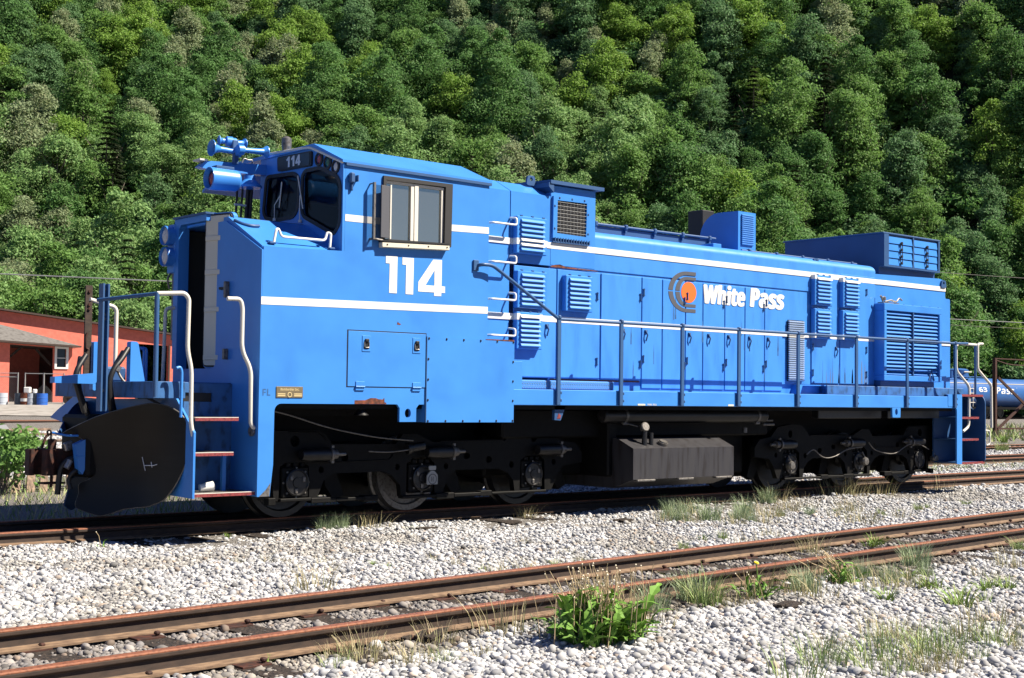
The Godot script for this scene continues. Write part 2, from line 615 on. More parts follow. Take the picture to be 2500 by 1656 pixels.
func build_locomotive():
	var t := thing("diesel_locomotive", V(12, 0, 0), "blue narrow gauge diesel locomotive numbered 114 with a black snow plow in front", "locomotive")
	var b: B
	# ---- underframe
	b = B.new()
	b.bx(8.0, 17.62, 1.105, 1.272, -CZ, CZ, 0.006)
	var frame := part(t, "underframe_sill", b, M.blue)
	b = B.new()
	b.bx(6.2, 18.0, 0.84, 1.10, -0.42, 0.42)
	b.bx(5.6, 18.3, 0.98, 1.12, -0.7, 0.7)
	b.bx(6.3, 17.5, 1.06, 1.1, -1.3, 1.3)
	part(t, "centre_sill", b, M.under)
	b = B.new()
	b.bx(14.6, 16.02, 0.957, 1.10, 1.0, 1.12, 0.008)
	b.bx(16.2, 17.5, 0.957, 1.10, 1.0, 1.1, 0.008)
	part(t, "side_beam", b, M.under_shine)
	b = B.new()
	b.bx(16.3, 18.3, 0.30, 1.1, -CZ, -CZ + 0.03)
	b.bx(17.9, 17.95, 0.30, 1.1, -CZ + 0.03, 0.85)
	b.bx(6.0, 6.4, 0.30, 1.1, -CZ, -CZ + 0.03)
	part(t, "far_side_skirt", b, M.under)
	# rear lifting tab with its eye and the leg at the rear end
	b = B.new()
	b.prism(rounded(poly([15.92, 1.11, 15.93, 0.974, 16.115, 0.974, 16.12, 1.11]), 0.012), 2, CZ - 0.03, CZ - 0.002, [ring(16.02, 1.05, 0.032, 0.045, 12)])
	part(t, "jacking_tab", b, M.blue)
	b = B.new()
	b.prism(rounded(poly([17.53, 0.306, 17.667, 0.303, 17.667, 1.305, 17.3, 1.305, 17.3, 1.13, 17.47, 1.13, 17.53, 1.09]), 0.02), 2, CZ - 0.02, CZ + 0.004)
	part(t, "rear_leg", b, M.blue)
	# raised walkway beside the radiator
	b = B.new()
	b.bx(14.85, 18.2, 1.274, 1.397, 0.4, HZ + 0.12, 0.006)
	part(t, "raised_walkway", b, M.blue_dirty)
	b = B.new()
	b.prism(poly([14.28, 1.395, 14.85, 1.397, 14.85, 1.385, 14.35, 1.383, 14.3, 1.275, 14.24, 1.275]), 2, HZ - 0.3, HZ + 0.1)
	part(t, "walkway_edge", b, M.blue)
	b = B.new()
	b.bx(9.1, 10.64, 1.275, 1.37, HZ, CZ - 0.06, 0.01)
	var tread := part(t, "checker_step", b, M.blue)
	b = B.new()
	for i in 44:
		for k in 4:
			b.box(V(9.12 + i * 0.034 + (k % 2) * 0.017, 1.288 + k * 0.022, CZ - 0.059), V(0.02, 0.005, 0.004), 0.0, Basis(Vector3.BACK, 0.7 if k % 2 else -0.7))
	part(tread, "tread_pattern", b, M.galvanized).set_meta("kind", "stuff")

	# ---- hood
	b = B.new()
	b.bx(8.70, 9.39, 1.27, 2.62, -HZ, HZ - 0.004)
	b.prism(poly([-HZ, 2.60, HZ - 0.004, 2.60, HZ - 0.004, 3.40, 0.70, 3.535, -0.70, 3.535, -HZ, 3.40]), 0, 8.70, 9.385)
	part(t, "hood_front_bay", b, M.blue)
	b = B.new()
	b.prism(poly([-HZ, 2.635, HZ, 2.635, HZ, 3.40, 0.70, 3.535, -0.70, 3.535, -HZ, 3.40]), 0, 9.395, 9.97)
	part(t, "electrical_cabinet", b, M.blue)
	# the long engine hood with its rounded shoulders
	b = B.new()
	var pr := PackedVector2Array()
	pr.append(Vector2(-HZ + 0.012, 1.27))
	for i in 7:
		var a := PI - i * PI / 12.0
		pr.append(Vector2(-HZ + 0.16 + cos(a) * 0.16, 2.99 + sin(a) * 0.1))
	for i in 7:
		var a := PI * 0.5 - i * PI / 12.0
		pr.append(Vector2(HZ - 0.16 + cos(a) * 0.16, 2.99 + sin(a) * 0.1))
	pr.append(Vector2(HZ, 2.635))
	pr.append(Vector2(HZ - 0.012, 2.63))
	pr.append(Vector2(HZ - 0.012, 1.27))
	b.prism(pr, 0, 9.97, 16.12)
	smooth_hood(b)
	part(t, "engine_hood", b, M.blue_door)
	b = B.new()
	var p2 := rounded(poly([16.12, 1.27, 16.12, 2.97, 17.75, 3.01, 17.90, 2.985, 17.905, 2.722, 18.035, 2.722, 18.035, 1.27]), 0.03)
	b.prism(p2, 2, -HZ, HZ - 0.003)
	part(t, "radiator_compartment", b, M.blue)
	# seams between the doors: every door is a leaf of its own
	var doors := [[9.45, 10.07, 1.40, 2.605], [10.085, 10.745, 1.40, 2.605], [10.765, 11.42, 1.40, 2.605], [11.435, 11.772, 1.31, 2.605], [11.786, 12.18, 1.31, 2.605], [12.194, 12.495, 1.31, 2.605], [12.509, 12.903, 1.31, 2.605], [12.917, 13.29, 1.31, 2.605], [13.304, 13.68, 1.31, 2.605], [13.694, 14.05, 1.31, 2.605], [14.67, 15.28, 1.42, 2.905], [15.30, 16.1, 1.42, 2.915]]
	var k := 0
	for d in doors:
		b = B.new()
		b.bx(d[0], d[1], d[2], d[3], HZ - 0.012, HZ + 0.004, 0.004)
		var o := part(t, "hood_door", b, M.blue_door)
		if k >= 2 and k < 10:
			for y in [2.4, 1.62]:
				hinge(o, d[1] - 0.018 if k % 2 == 0 else d[0] + 0.018, y + (0.03 if k % 2 else -0.03), HZ + 0.004)
			if k != 4:
				latch(o, d[0] + 0.06 if k % 2 else d[1] - 0.3, 1.93, HZ + 0.004)
		elif k == 10 or k == 11:
			for y in [2.7, 1.9, 1.56]:
				hinge(o, d[0] + 0.02 if k == 10 else d[1] - 0.2, y, HZ + 0.004)
			if k == 10:
				latch(o, 15.2, 1.86, HZ + 0.004)
		elif k == 0:
			latch(o, d[1] - 0.14, 1.93, HZ + 0.004)
			for y in [2.42, 1.9]:
				hinge(o, d[0] + 0.015, y, HZ + 0.004)
		else:
			hinge(o, d[1] - 0.05, 2.34, HZ + 0.004)
			hinge(o, d[1] - 0.05, 1.6, HZ + 0.004)
		k += 1
	# rust line above the doors and flaking along the sill
	b = B.new()
	b.prism(poly([9.98, 2.632, 10.05, 2.652, 10.12, 2.66, 10.2, 2.64, 10.5, 2.634, 10.7, 2.628, 10.7, 2.622, 9.98, 2.622]), 2, HZ, HZ + 0.004)
	part(t, "rust_patch", b, M.rust)
	b = B.new()
	b.bx(10.0, 11.4, 1.376, 1.392, HZ - 0.003, HZ + 0.003)
	part(t, "rust_line", b, M.rust)
	# run-down stains on the doors
	var sr := RandomNumberGenerator.new()
	sr.seed = 88
	for i in 26:
		var x := sr.randf_range(14.75, 16.0) if i < 14 else sr.randf_range(10.9, 14.0)
		if i >= 14 and absf(x - 14.32) < 0.2:
			continue
		var y0 := 1.43 if i < 14 else sr.randf_range(1.4, 2.2)
		var h := sr.randf_range(0.1, 0.34)
		var w := sr.randf_range(0.006, 0.02)
		b = B.new()
		b.prism(poly([x - w, y0, x + w, y0, x + w * 0.8, y0 + h * 0.5, x + w * 0.2, y0 + h, x - w * 0.3, y0 + h * 0.9, x - w * 0.9, y0 + h * 0.4]), 2, HZ + 0.001, HZ + 0.0046)
		part(t, "stain", b, M.stain_brown if i < 8 else M.blue_dirty)
	# white stripes of the hood
	for s in [[8.75, 9.425, 2.826, 2.893], [9.86, 16.2, 2.826, 2.893], [16.2, 17.903, 2.828, 2.895], [8.75, 9.438, 2.017, 2.085], [9.815, 14.16, 2.017, 2.082], [14.49, 14.64, 2.019, 2.083], [15.03, 15.26, 2.02, 2.084], [15.65, 16.09, 2.02, 2.084], [17.53, 18.033, 2.025, 2.088]]:
		b = B.new()
		b.bx(s[0], s[1], s[2], s[3], HZ - 0.01, HZ + 0.0065)
		part(t, "white_stripe", b, M.white)
	# louvers
	louver(t, 9.425, 9.865, 2.73, 3.133, HZ, 0.07, 7, 2.826, 2.893)
	louver(t, 9.442, 9.872, 2.142, 2.546, HZ, 0.07, 7)
	louver(t, 9.442, 9.81, 1.704, 2.102, HZ, 0.07, 7, 2.017, 2.085)
	louver(t, 10.15, 10.565, 2.145, 2.545, HZ, 0.07, 7)
	louver(t, 14.647, 15.036, 2.452, 2.855, HZ, 0.07, 7, 2.80, 2.87)
	louver(t, 14.647, 15.026, 2.009, 2.410, HZ, 0.07, 7, 2.019, 2.084)
	louver(t, 15.272, 15.665, 2.452, 2.857, HZ, 0.07, 7, 2.80, 2.87)
	louver(t, 15.265, 15.652, 2.018, 2.417, HZ, 0.07, 7, 2.019, 2.084)
	# long narrow vent of thin slats
	b = B.new()
	b.bx(14.155, 14.49, 1.44, 2.235, HZ, HZ + 0.012)
	var vent := part(t, "narrow_vent", b, M.black)
	var sl := B.new()
	sl.box(Vector3.ZERO, V(0.325, 0.014, 0.024), 0.0, Basis(Vector3.RIGHT, 0.35))
	var slm := sl.mesh()
	for i in 28:
		var y := 1.455 + i * 0.0281
		again(vent, "slat", slm, M.white if y > 2.012 and y < 2.088 else M.pale_blue, V(14.322, y, HZ + 0.022))
	# radiator shutter box
	b = B.new()
	b.bx(16.085, 17.535, 1.48, 1.555, HZ, HZ + 0.17, 0.006)
	b.bx(16.085, 17.535, 2.455, 2.555, HZ, HZ + 0.17, 0.006)
	b.bx(16.085, 16.148, 1.555, 2.455, HZ, HZ + 0.17, 0.006)
	b.bx(17.472, 17.535, 1.555, 2.455, HZ, HZ + 0.17, 0.006)
	var rad := part(t, "radiator_frame", b, M.blue)
	b = B.new()
	b.bx(16.148, 17.472, 1.555, 2.455, HZ + 0.002, HZ + 0.03)
	part(rad, "backing", b, M.black)
	b = B.new()
	b.bx(16.79, 16.812, 1.555, 2.455, HZ + 0.11, HZ + 0.172)
	part(rad, "mullion", b, M.blue_dark)
	sl = B.new()
	sl.box(Vector3.ZERO, V(0.63, 0.05, 0.012), 0.0, Basis(Vector3.RIGHT, -0.75))
	slm = sl.mesh()
	for i in 17:
		var y := 1.585 + i * 0.0525
		for x in [16.47, 17.142]:
			again(rad, "slat", slm, M.white if y > 2.01 and y < 2.1 else M.blue, V(x, y, HZ + 0.135))
	b = B.new()
	for i in 7:
		b.box(V(16.15 + i * 0.22, 2.556, HZ + 0.15), V(0.02, 0.012, 0.02))
	part(rad, "bolts", b, M.blue_dark)
	b = B.new()
	b.tube([V(17.18, 1.50, HZ + 0.18), V(17.25, 1.64, HZ + 0.18), V(17.32, 1.50, HZ + 0.18)], 0.01, 6)
	part(rad, "pull_handle", b, M.blue_dark)
	b = B.new()
	b.bx(16.1, 17.44, 1.40, 1.478, HZ + 0.002, HZ + 0.1)
	part(t, "radiator_foot", b, M.blue_dark)
	# bell cord fittings above the radiator frame
	b = B.new()
	b.tube([V(16.1, 2.66, HZ + 0.1), V(16.16, 2.585, HZ + 0.1)], 0.014, 6)
	b.lathe(V(16.18, 2.6, HZ + 0.1), Vector3.UP, [Vector2(0, 0.03), Vector2(0.04, 0.03), Vector2(0.06, 0.0)], 8)
	b.tube(bend([V(16.2, 2.58, HZ + 0.1), V(16.35, 2.61, HZ + 0.1), V(16.45, 2.585, HZ + 0.12), V(16.55, 2.65, HZ + 0.1), V(16.62, 2.62, HZ + 0.1)], 0.03), 0.014, 6)
	b.bx(16.1, 16.48, 2.556, 2.572, HZ + 0.05, HZ + 0.15)
	part(t, "valve_fitting", b, M.steel)

	# ---- lettering on the hood
	var g := B.new()
	var lg := B.new()
	for s in [[12.2, 2.48, 0.322, 0.2465, 0.243, 0.2035], [12.2, 2.48, 0.2, 0.182, 0.122, 0.145]]:
		for half in [1.0, -1.0]:
			var q := PackedVector2Array()
			var r := PackedVector2Array()
			for i in 13:
				var a := PI * 0.5 + i * (PI * 0.5) / 12.0
				if i == 12:
					a -= 0.04
				q.append(Vector2(s[0] + cos(a) * s[2], s[1] + half * sin(a) * s[3]))
				r.append(Vector2(s[0] + cos(a) * s[4], s[1] + half * sin(a) * s[5]))
			var pl := PackedVector2Array([Vector2(12.364, s[1] + half * s[3])])
			pl.append_array(q)
			r.reverse()
			pl.append_array(r)
			pl.append(Vector2(12.364, s[1] + half * s[5]))
			lg.prism(pl, 2, HZ + 0.004, HZ + 0.0075)
	part(t, "logo_arc", lg, M.logo_gray)
	g.prism(ring(12.239, 2.477, 0.135, 0.126, 40), 2, HZ + 0.004, HZ + 0.008)
	part(t, "logo_disc", g, M.orange)
	print_on(t, "lettering", "White", 0.6, 12.495, 13.27, 2.362, 2.60, HZ + 0.0082, 0.10, M.white)
	print_on(t, "lettering", "Pass", 0.6, 13.40, 14.05, 2.362, 2.60, HZ + 0.0082, 0.10, M.white)

	# ---- air intake box beside the cabinet
	b = B.new()
	b.bx(9.97, 10.66, 2.64, 3.53, -0.5, HZ + 0.004, 0.006)
	part(t, "intake_box", b, M.blue)
	b = B.new()
	b.prism(poly([-0.6, 3.60, HZ + 0.06, 3.535, HZ + 0.06, 3.575, -0.6, 3.645]), 0, 9.92, 10.74)
	b.prism(poly([9.90, 3.50, 9.975, 3.44, 9.975, 3.56, 9.90, 3.545]), 2, 0.5, HZ + 0.05)
	part(t, "intake_roof", b, M.blue_dark)
	b = B.new()
	b.prism(poly([9.985, 2.945, 10.53, 2.938, 10.545, 3.418, 9.99, 3.408]), 2, HZ + 0.002, HZ + 0.03, [poly([10.045, 3.0, 10.49, 2.993, 10.5, 3.372, 10.05, 3.365])])
	var scr := part(t, "intake_grille_frame", b, M.blue)
	b = B.new()
	b.bx(10.04, 10.5, 2.99, 3.375, HZ + 0.0045, HZ + 0.008)
	part(scr, "intake_opening", b, M.black)
	b = B.new()
	for i in 8:
		b.tube([V(10.1 + i * 0.052, 2.995, HZ + 0.022), V(10.1 + i * 0.052, 3.372, HZ + 0.022)], 0.0022, 4)
	for i in 9:
		b.tube([V(10.045, 3.02 + i * 0.041, HZ + 0.026), V(10.5, 3.02 + i * 0.041, HZ + 0.026)], 0.0026, 4)
	part(scr, "wire_mesh", b, M.galvanized)
	b = B.new()
	for q in [[10.08, 3.395], [10.27, 3.398], [10.46, 3.4], [10.01, 3.3], [10.01, 3.05], [10.52, 3.25], [10.52, 3.03]]:
		b.box(V(q[0], q[1], HZ + 0.032), V(0.02, 0.02, 0.01), 0.004)
	part(scr, "bolt", b, M.blue_dark)
	b = B.new()
	for i in 14:
		b.box(V(10.02 + i * 0.04, 2.93, HZ + 0.02), V(0.012, 0.045, 0.03))
	b.bx(9.99, 10.54, 2.895, 2.91, HZ, HZ + 0.03)
	part(scr, "bolt_strip", b, M.blue_dark)
	# roof duct, its pipes, the exhaust stack and the scoop
	b = B.new()
	b.bx(10.66, 13.1, 3.05, 3.222, -0.5, 0.535, 0.01)
	part(t, "roof_duct", b, M.blue_dark)
	for s in [[10.9, 13.19, 0.55, 3.235], [13.5, 16.0, 0.72, 3.105]]:
		b = B.new()
		b.tube([V(s[0], s[3], s[2]), V(s[1], s[3] + 0.006, s[2])], 0.016, 8)
		var rp := part(t, "roof_pipe", b, M.blue_dark)
		var cl := B.new()
		cl.box(Vector3.ZERO, V(0.05, 0.06, 0.06), 0.01)
		cl.box(V(0, -0.04, 0), V(0.03, 0.05, 0.03))
		var clm := cl.mesh()
		for i in 5:
			again(rp, "pipe_clamp", clm, M.blue_dark, V(lerpf(s[0] + 0.15, s[1] - 0.12, i / 4.0), s[3], s[2]))
	b = B.new()
	b.bx(12.93, 13.09, 3.075, 3.15, 0.5, 0.74, 0.006)
	part(t, "roof_bracket", b, M.blue)
	b = B.new()
	b.bx(13.52, 13.76, 3.05, 3.70, -0.22, 0.04, 0.01)
	part(t, "exhaust_stack", b, M.black)
	b = B.new()
	var sc := PackedVector2Array([Vector2(0.70, 3.04), Vector2(0.70, 3.612), Vector2(0.45, 3.618)])
	for i in 8:
		var a := PI * 0.5 + i * PI * 0.5 / 7.0
		sc.append(Vector2(0.36 + cos(a) * 0.31, 3.30 + sin(a) * 0.318))
	sc.append(Vector2(0.05, 3.04))
	b.prism(sc, 0, 13.46, 13.81)
	var scoop := part(t, "exhaust_scoop", b, M.blue)
	b = B.new()
	b.bx(13.515, 13.752, 3.18, 3.575, 0.7, 0.703)
	part(scoop, "vent_backing", b, M.black)
	sl = B.new()
	sl.box(Vector3.ZERO, V(0.235, 0.021, 0.02), 0.004, Basis(Vector3.RIGHT, 0.4))
	slm = sl.mesh()
	for i in 15:
		again(scoop, "slat", slm, M.blue, V(13.633, 3.192 + i * 0.0265, 0.712))
	# lifting eyes
	for q in [[9.85, 3.53, 0.75], [14.82, 2.98, 0.9], [17.83, 2.88, 0.96]]:
		b = B.new()
		b.prism(rounded(poly([q[0] - 0.07, q[1], q[0] - 0.05, q[1] + 0.11, q[0] + 0.05, q[1] + 0.11, q[0] + 0.07, q[1]]), 0.03), 2, q[2] - 0.012, q[2] + 0.012, [ring(q[0], q[1] + 0.07, 0.022, -1, 10)])
		part(t, "lifting_eye", b, M.blue_dark)
	# hooded box on the rear roof with its shutters
	b = B.new()
	b.prism(poly([-0.75, 2.99, HZ - 0.06, 2.99, HZ - 0.06, 3.08, HZ, 3.12, HZ, 3.55, -0.75, 3.55]), 0, 16.29, 17.71)
	var tb := part(t, "roof_shutter_box", b, M.blue_dark)
	b = B.new()
	b.bx(16.27, 17.73, 3.55, 3.575, -0.78, HZ + 0.03, 0.006)
	b.bx(16.29, 17.71, 3.09, 3.115, HZ - 0.02, HZ + 0.03)
	b.bx(16.29, 16.405, 3.115, 3.55, HZ, HZ + 0.03)
	b.bx(17.67, 17.71, 3.115, 3.55, HZ, HZ + 0.03)
	b.bx(17.01, 17.04, 3.115, 3.55, HZ, HZ + 0.028)
	part(tb, "shutter_frame", b, M.blue_dark)
	sl = B.new()
	sl.box(Vector3.ZERO, V(0.6, 0.098, 0.01), 0.003, Basis(Vector3.RIGHT, -0.13))
	slm = sl.mesh()
	for i in 4:
		for x in [16.708, 17.354]:
			again(tb, "shutter", slm, M.blue, V(x, 3.166 + i * 0.103, HZ + 0.012))
	for x in [16.71, 17.365]:
		b = B.new()
		b.tube([V(x - 0.022, 3.14, HZ + 0.035), V(x - 0.022, 3.45, HZ + 0.035)], 0.006, 5)
		b.tube([V(x + 0.022, 3.14, HZ + 0.035), V(x + 0.022, 3.45, HZ + 0.035)], 0.006, 5)
		for i in 4:
			b.lathe(V(x, 3.16 + i * 0.095, HZ + 0.03), Vector3.BACK, [Vector2(0, 0.02), Vector2(0.02, 0.02), Vector2(0.02, 0)], 8)
		part(tb, "shutter_link", b, M.black)
	build_cab(t)
	build_front(t)
	build_under(t)
	build_rails(t)

func smooth_hood(b: B):
	# the shoulders shade as a curve
	for i in b.v.size():
		var p := b.v[i]
		if absf(b.n[i].x) < 0.5 and p.y > 2.985 and b.n[i].y > 0.03:
			var s := signf(p.z)
			var c := Vector2(s * (HZ - 0.16), 2.99)
			var d := Vector2((p.z - c.x) / 0.16, (p.y - c.y) / 0.1)
			if d.x * s > 0.02 and d.length() > 0.9:
				b.n[i] = Vector3(0, d.y / 0.1, d.x / 0.16).normalized()

func build_cab(t: Node3D):
	var b := B.new()
	# near side: one sheet from nose to cab rear, with window and arch cut out
	var arch := PackedVector2Array()
	for i in 6:
		var a := PI * 0.5 + i * PI * 0.5 / 5.0
		arch.append(Vector2(6.36 + cos(a) * 0.07, 1.035 + sin(a) * 0.07))
	var o := poly([6.15, 2.505, 7.005, 2.53, 7.005, 3.362, 8.752, 3.392, 8.752, 1.105, 7.90, 1.105, 7.868, 1.07, 7.868, 0.937, 7.67, 0.937, 7.67, 1.07, 7.64, 1.105])
	o.append_array(arch)
	o.append_array(poly([6.288, 0.56, 6.258, 0.279, 6.13, 0.279, 6.13, 1.29]))
	b.prism(o, 2, CZ - 0.03, CZ, [poly([7.447, 3.26, 8.24, 3.27, 8.23, 2.69, 7.44, 2.67]), ring(7.768, 1.02, 0.037, 0.045, 14)])
	var side := part(t, "cab_side", b, M.blue)
	# far side, rear wall, floor and roof
	b = B.new()
	b.bx(7.75, 8.75, 1.1, 3.38, -CZ, -CZ + 0.03)
	b.bx(8.72, 8.75, 1.1, 3.39, -CZ + 0.03, CZ - 0.032)
	part(t, "cab_rear_wall", b, M.blue)
	b = B.new()
	b.bx(6.9, 8.71, 1.45, 1.5, -1.3, CZ - 0.035)
	b.bx(8.66, 8.715, 1.5, 3.38, -1.3, CZ - 0.035)
	b.bx(8.0, 8.4, 1.5, 2.55, 0.35, 0.8, 0.05)
	b.bx(8.28, 8.4, 2.0, 3.0, 0.4, 0.75, 0.05)
	b.bx(7.15, 7.5, 1.5, 2.5, 0.1, 0.9, 0.04)
	part(t, "cab_inside", b, M.cab_inside)
	b = B.new()
	b.prism(poly([CZ + 0.015, 3.36, CZ + 0.015, 3.385, 0.86, 3.60, -0.86, 3.60, -CZ, 3.385, -CZ, 3.36, -0.85, 3.565, 0.85, 3.565]), 0, 6.96, 8.775)
	part(t, "cab_roof", b, M.blue)
	b = B.new()
	b.bx(7.0, 8.77, 3.335, 3.362, CZ - 0.005, CZ + 0.02)
	part(t, "roof_gutter", b, M.blue_dark)
	b = B.new()
	b.prism(poly([CZ - 0.03, 3.345, 0.86, 3.57, -0.86, 3.57, -CZ + 0.03, 3.345]), 0, 8.66, 8.74)
	part(t, "cab_rear_gable", b, M.blue)
	b = B.new()
	b.lathe(V(7.0, 3.6, 0.3), Vector3.UP, [Vector2(0, 0.04), Vector2(0.05, 0.05), Vector2(0.13, 0.05), Vector2(0.15, 0.02), Vector2(0.15, 0)], 12)
	part(t, "roof_beacon", b, M.worn_steel)
	b = B.new()
	b.bx(8.3, 8.7, 3.6, 3.625, 0.2, 0.5)
	part(t, "roof_vent_lid", b, M.white)
	# front wall, near half square to the side, far half swept back
	b = B.new()
	var wl := rounded(poly([-0.03, 3.375, 0.50, 3.352, 0.585, 3.30, 0.57, 2.99, 0.49, 2.93, 0.2, 2.925, -0.03, 2.965, -0.075, 3.03]), 0.06, 4)
	var wr := rounded(poly([0.65, 3.31, 0.70, 3.352, 0.965, 3.352, 1.26, 3.235, 1.315, 3.16, 1.315, 2.79, 1.225, 2.705, 1.16, 2.725, 0.69, 2.915, 0.653, 2.97]), 0.06, 4)
	b.prism(poly([-0.155, 2.7, 0.62, 2.7, 0.62, 3.575, -0.155, 3.575]), 0, 6.978, 7.004, [wl])
	b.prism(poly([0.62, 2.5, CZ - 0.001, 2.45, CZ - 0.001, 3.355, 0.84, 3.575, 0.62, 3.575]), 0, 6.978, 7.004, [wr])
	var fw := part(t, "cab_front", b, M.blue)
	b = B.new()
	b.prism(poly([6.985, -0.155, 7.75, -1.36, 7.78, -1.34, 7.025, -0.155]), 1, 1.3, 3.56)
	part(t, "cab_front_far_half", b, M.blue)
	for w in [wl, wr]:
		b = B.new()
		var grown: PackedVector2Array = Geometry2D.offset_polygon(w, 0.022)[0]
		var shrunk: PackedVector2Array = Geometry2D.offset_polygon(w, -0.014)[0]
		b.prism(grown, 0, 6.968, 6.985, [shrunk])
		var ga := part(fw, "window_gasket", b, M.gasket)
		b = B.new()
		b.prism(Geometry2D.offset_polygon(w, -0.002)[0], 0, 6.998, 7.003)
		part(fw, "windshield", b, M.glass)
	# number board, its figures and the three class lamps
	b = B.new()
	b.prism(rounded(poly([0.20, 3.55, 0.83, 3.535, 0.83, 3.388, 0.21, 3.403]), 0.03), 0, 6.955, 6.985)
	var nb := part(t, "number_board", b, M.gasket)
	b = B.new()
	b.prism(rounded(poly([0.225, 3.535, 0.808, 3.52, 0.808, 3.402, 0.232, 3.417]), 0.02), 0, 6.951, 6.956)
	part(nb, "board_glass", b, M.under_shine)
	var f := letters("114", 0.35)
	for i in f.v.size():
		var p := f.v[i]
		f.v[i] = V(6.949 - p.z, lerpf(3.424, 3.526, p.y) - 0.004 * p.x, lerpf(0.39, 0.645, p.x))
		f.n[i] = Vector3.LEFT
	part(nb, "number", f, M.print_white)
	var li := 0
	for q in [[3.44, 0.945, "lens_red"], [3.39, 1.095, "lens_green"], [3.333, 1.235, "lens_clear"]]:
		b = B.new()
		b.lathe(V(6.985, q[0], q[1]), Vector3.LEFT, [Vector2(0, 0.068), Vector2(0.02, 0.068), Vector2(0.025, 0.05), Vector2(0.012, 0.045)], 20)
		var lr := part(t, "class_lamp", b, M.gasket)
		b = B.new()
		b.lathe(V(6.985, q[0], q[1]), Vector3.LEFT, [Vector2(0.005, 0.047), Vector2(0.015, 0.03), Vector2(0.02, 0.0)], 16)
		part(lr, "lens", b, M[q[2]])
		li += 1
	# drip rail along the top of the front
	b = B.new()
	b.tube(bend([V(6.965, 3.612, -0.1), V(6.965, 3.575, 0.79), V(6.965, 3.36, CZ)], 0.06), 0.014, 8)
	part(t, "drip_rail", b, M.silver)
	# wipers
	for w in [[V(6.955, 3.29, 0.30), V(6.955, 3.04, 0.262), V(6.95, 3.16, 0.285), V(6.95, 3.07, 0.178), V(6.96, 2.93, 0.163)], [V(6.955, 3.318, 0.597), V(6.955, 2.985, 0.698), V(6.95, 3.12, 0.652), V(6.95, 3.0, 0.645), V(6.96, 2.87, 0.641)]]:
		b = B.new()
		b.tube([w[0], w[1]], 0.007, 5)
		b.tube([w[2], w[3], w[4]], 0.006, 5)
		b.box(w[4], V(0.02, 0.03, 0.04), 0.004)
		part(t, "wiper", b, M.silver)
	# side window: dark frame, two tinted sashes, sill rail, hinged wind wing
	b = B.new()
	b.prism(poly([7.425, 3.285, 8.262, 3.295, 8.252, 2.665, 7.418, 2.645]), 2, CZ - 0.01, CZ + 0.022, [poly([7.455, 3.248, 8.175, 3.258, 8.168, 2.70, 7.448, 2.68])])
	var win := part(t, "side_window", b, M.gasket)
	b = B.new()
	b.prism(poly([7.455, 3.25, 8.18, 3.26, 8.17, 2.695, 7.448, 2.675]), 2, CZ - 0.028, CZ - 0.022)
	part(win, "pane", b, M.tinted_glass)
	b = B.new()
	b.bx(7.455, 8.17, 3.225, 3.25, CZ - 0.02, CZ - 0.004)
	b.bx(7.765, 7.80, 2.69, 3.23, CZ - 0.021, CZ + 0.0)
	b.bx(7.806, 7.85, 2.69, 3.23, CZ - 0.012, CZ + 0.006)
	b.bx(8.14, 8.165, 2.69, 3.25, CZ - 0.02, CZ - 0.002)
	part(win, "sash", b, M.silver)
	b = B.new()
	b.bar(V(7.39, 2.618, CZ + 0.03), V(8.205, 2.652, CZ + 0.03), 0.05, 0.06, Vector3.UP, 0.006)
	var sr := part(win, "sill_rail", b, M.cream)
	b = B.new()
	b.bar(V(7.39, 2.655, CZ + 0.03), V(8.205, 2.688, CZ + 0.03), 0.014, 0.07)
	for x in [7.45, 7.70, 7.94, 8.17]:
		b.box(V(x, 2.622 + (x - 7.39) * 0.042, CZ + 0.062), V(0.012, 0.012, 0.006))
	part(win, "sill_trim", b, M.black)
	b = B.new()
	b.bx(7.275, 7.295, 2.66, 3.20, CZ + 0.05, CZ + 0.08)
	b.tube([V(7.28, 3.19, CZ), V(7.28, 3.19, CZ + 0.065)], 0.008, 5)
	b.tube([V(7.285, 2.665, CZ), V(7.285, 2.665, CZ + 0.065), V(7.40, 2.66, CZ + 0.05)], 0.012, 5)
	part(win, "wing_bracket", b, M.worn_steel)
	b = B.new()
	b.box(V(7.345, 2.93, CZ + 0.062), V(0.09, 0.5, 0.006), 0.0, Basis(Vector3.UP, 0.15))
	part(win, "wing_glass", b, M.glass)
	b = B.new()
	b.box(V(7.425, 2.935, CZ + 0.05), V(0.115, 0.5, 0.012), 0.003, Basis(Vector3.UP, 0.2))
	part(win, "mirror_back", b, M.logo_gray)
	b = B.new()
	b.bx(7.485, 7.50, 2.68, 3.2, CZ + 0.03, CZ + 0.05)
	part(win, "mirror_edge", b, M.silver)
	# number on the cab side, drawn as the painted figures are
	var d1 := poly([7.477, 2.522, 7.614, 2.524, 7.611, 2.17, 7.521, 2.17, 7.523, 2.452, 7.478, 2.452])
	var d2 := PackedVector2Array()
	for p in d1:
		d2.append(p + Vector2(0.195, 0.0))
	for d in [d1, d2]:
		b = B.new()
		b.prism(d, 2, CZ - 0.005, CZ + 0.003)
		part(t, "painted_number", b, M.white)
	b = B.new()
	b.prism(poly([7.866, 2.204, 8.063, 2.206, 8.062, 2.172, 8.15, 2.174, 8.151, 2.207, 8.197, 2.208, 8.197, 2.272, 8.152, 2.272, 8.154, 2.531, 8.045, 2.528, 7.868, 2.298]), 2, CZ - 0.005, CZ + 0.003, [poly([7.955, 2.271, 8.064, 2.272, 8.063, 2.425])])
	part(t, "painted_number", b, M.white)
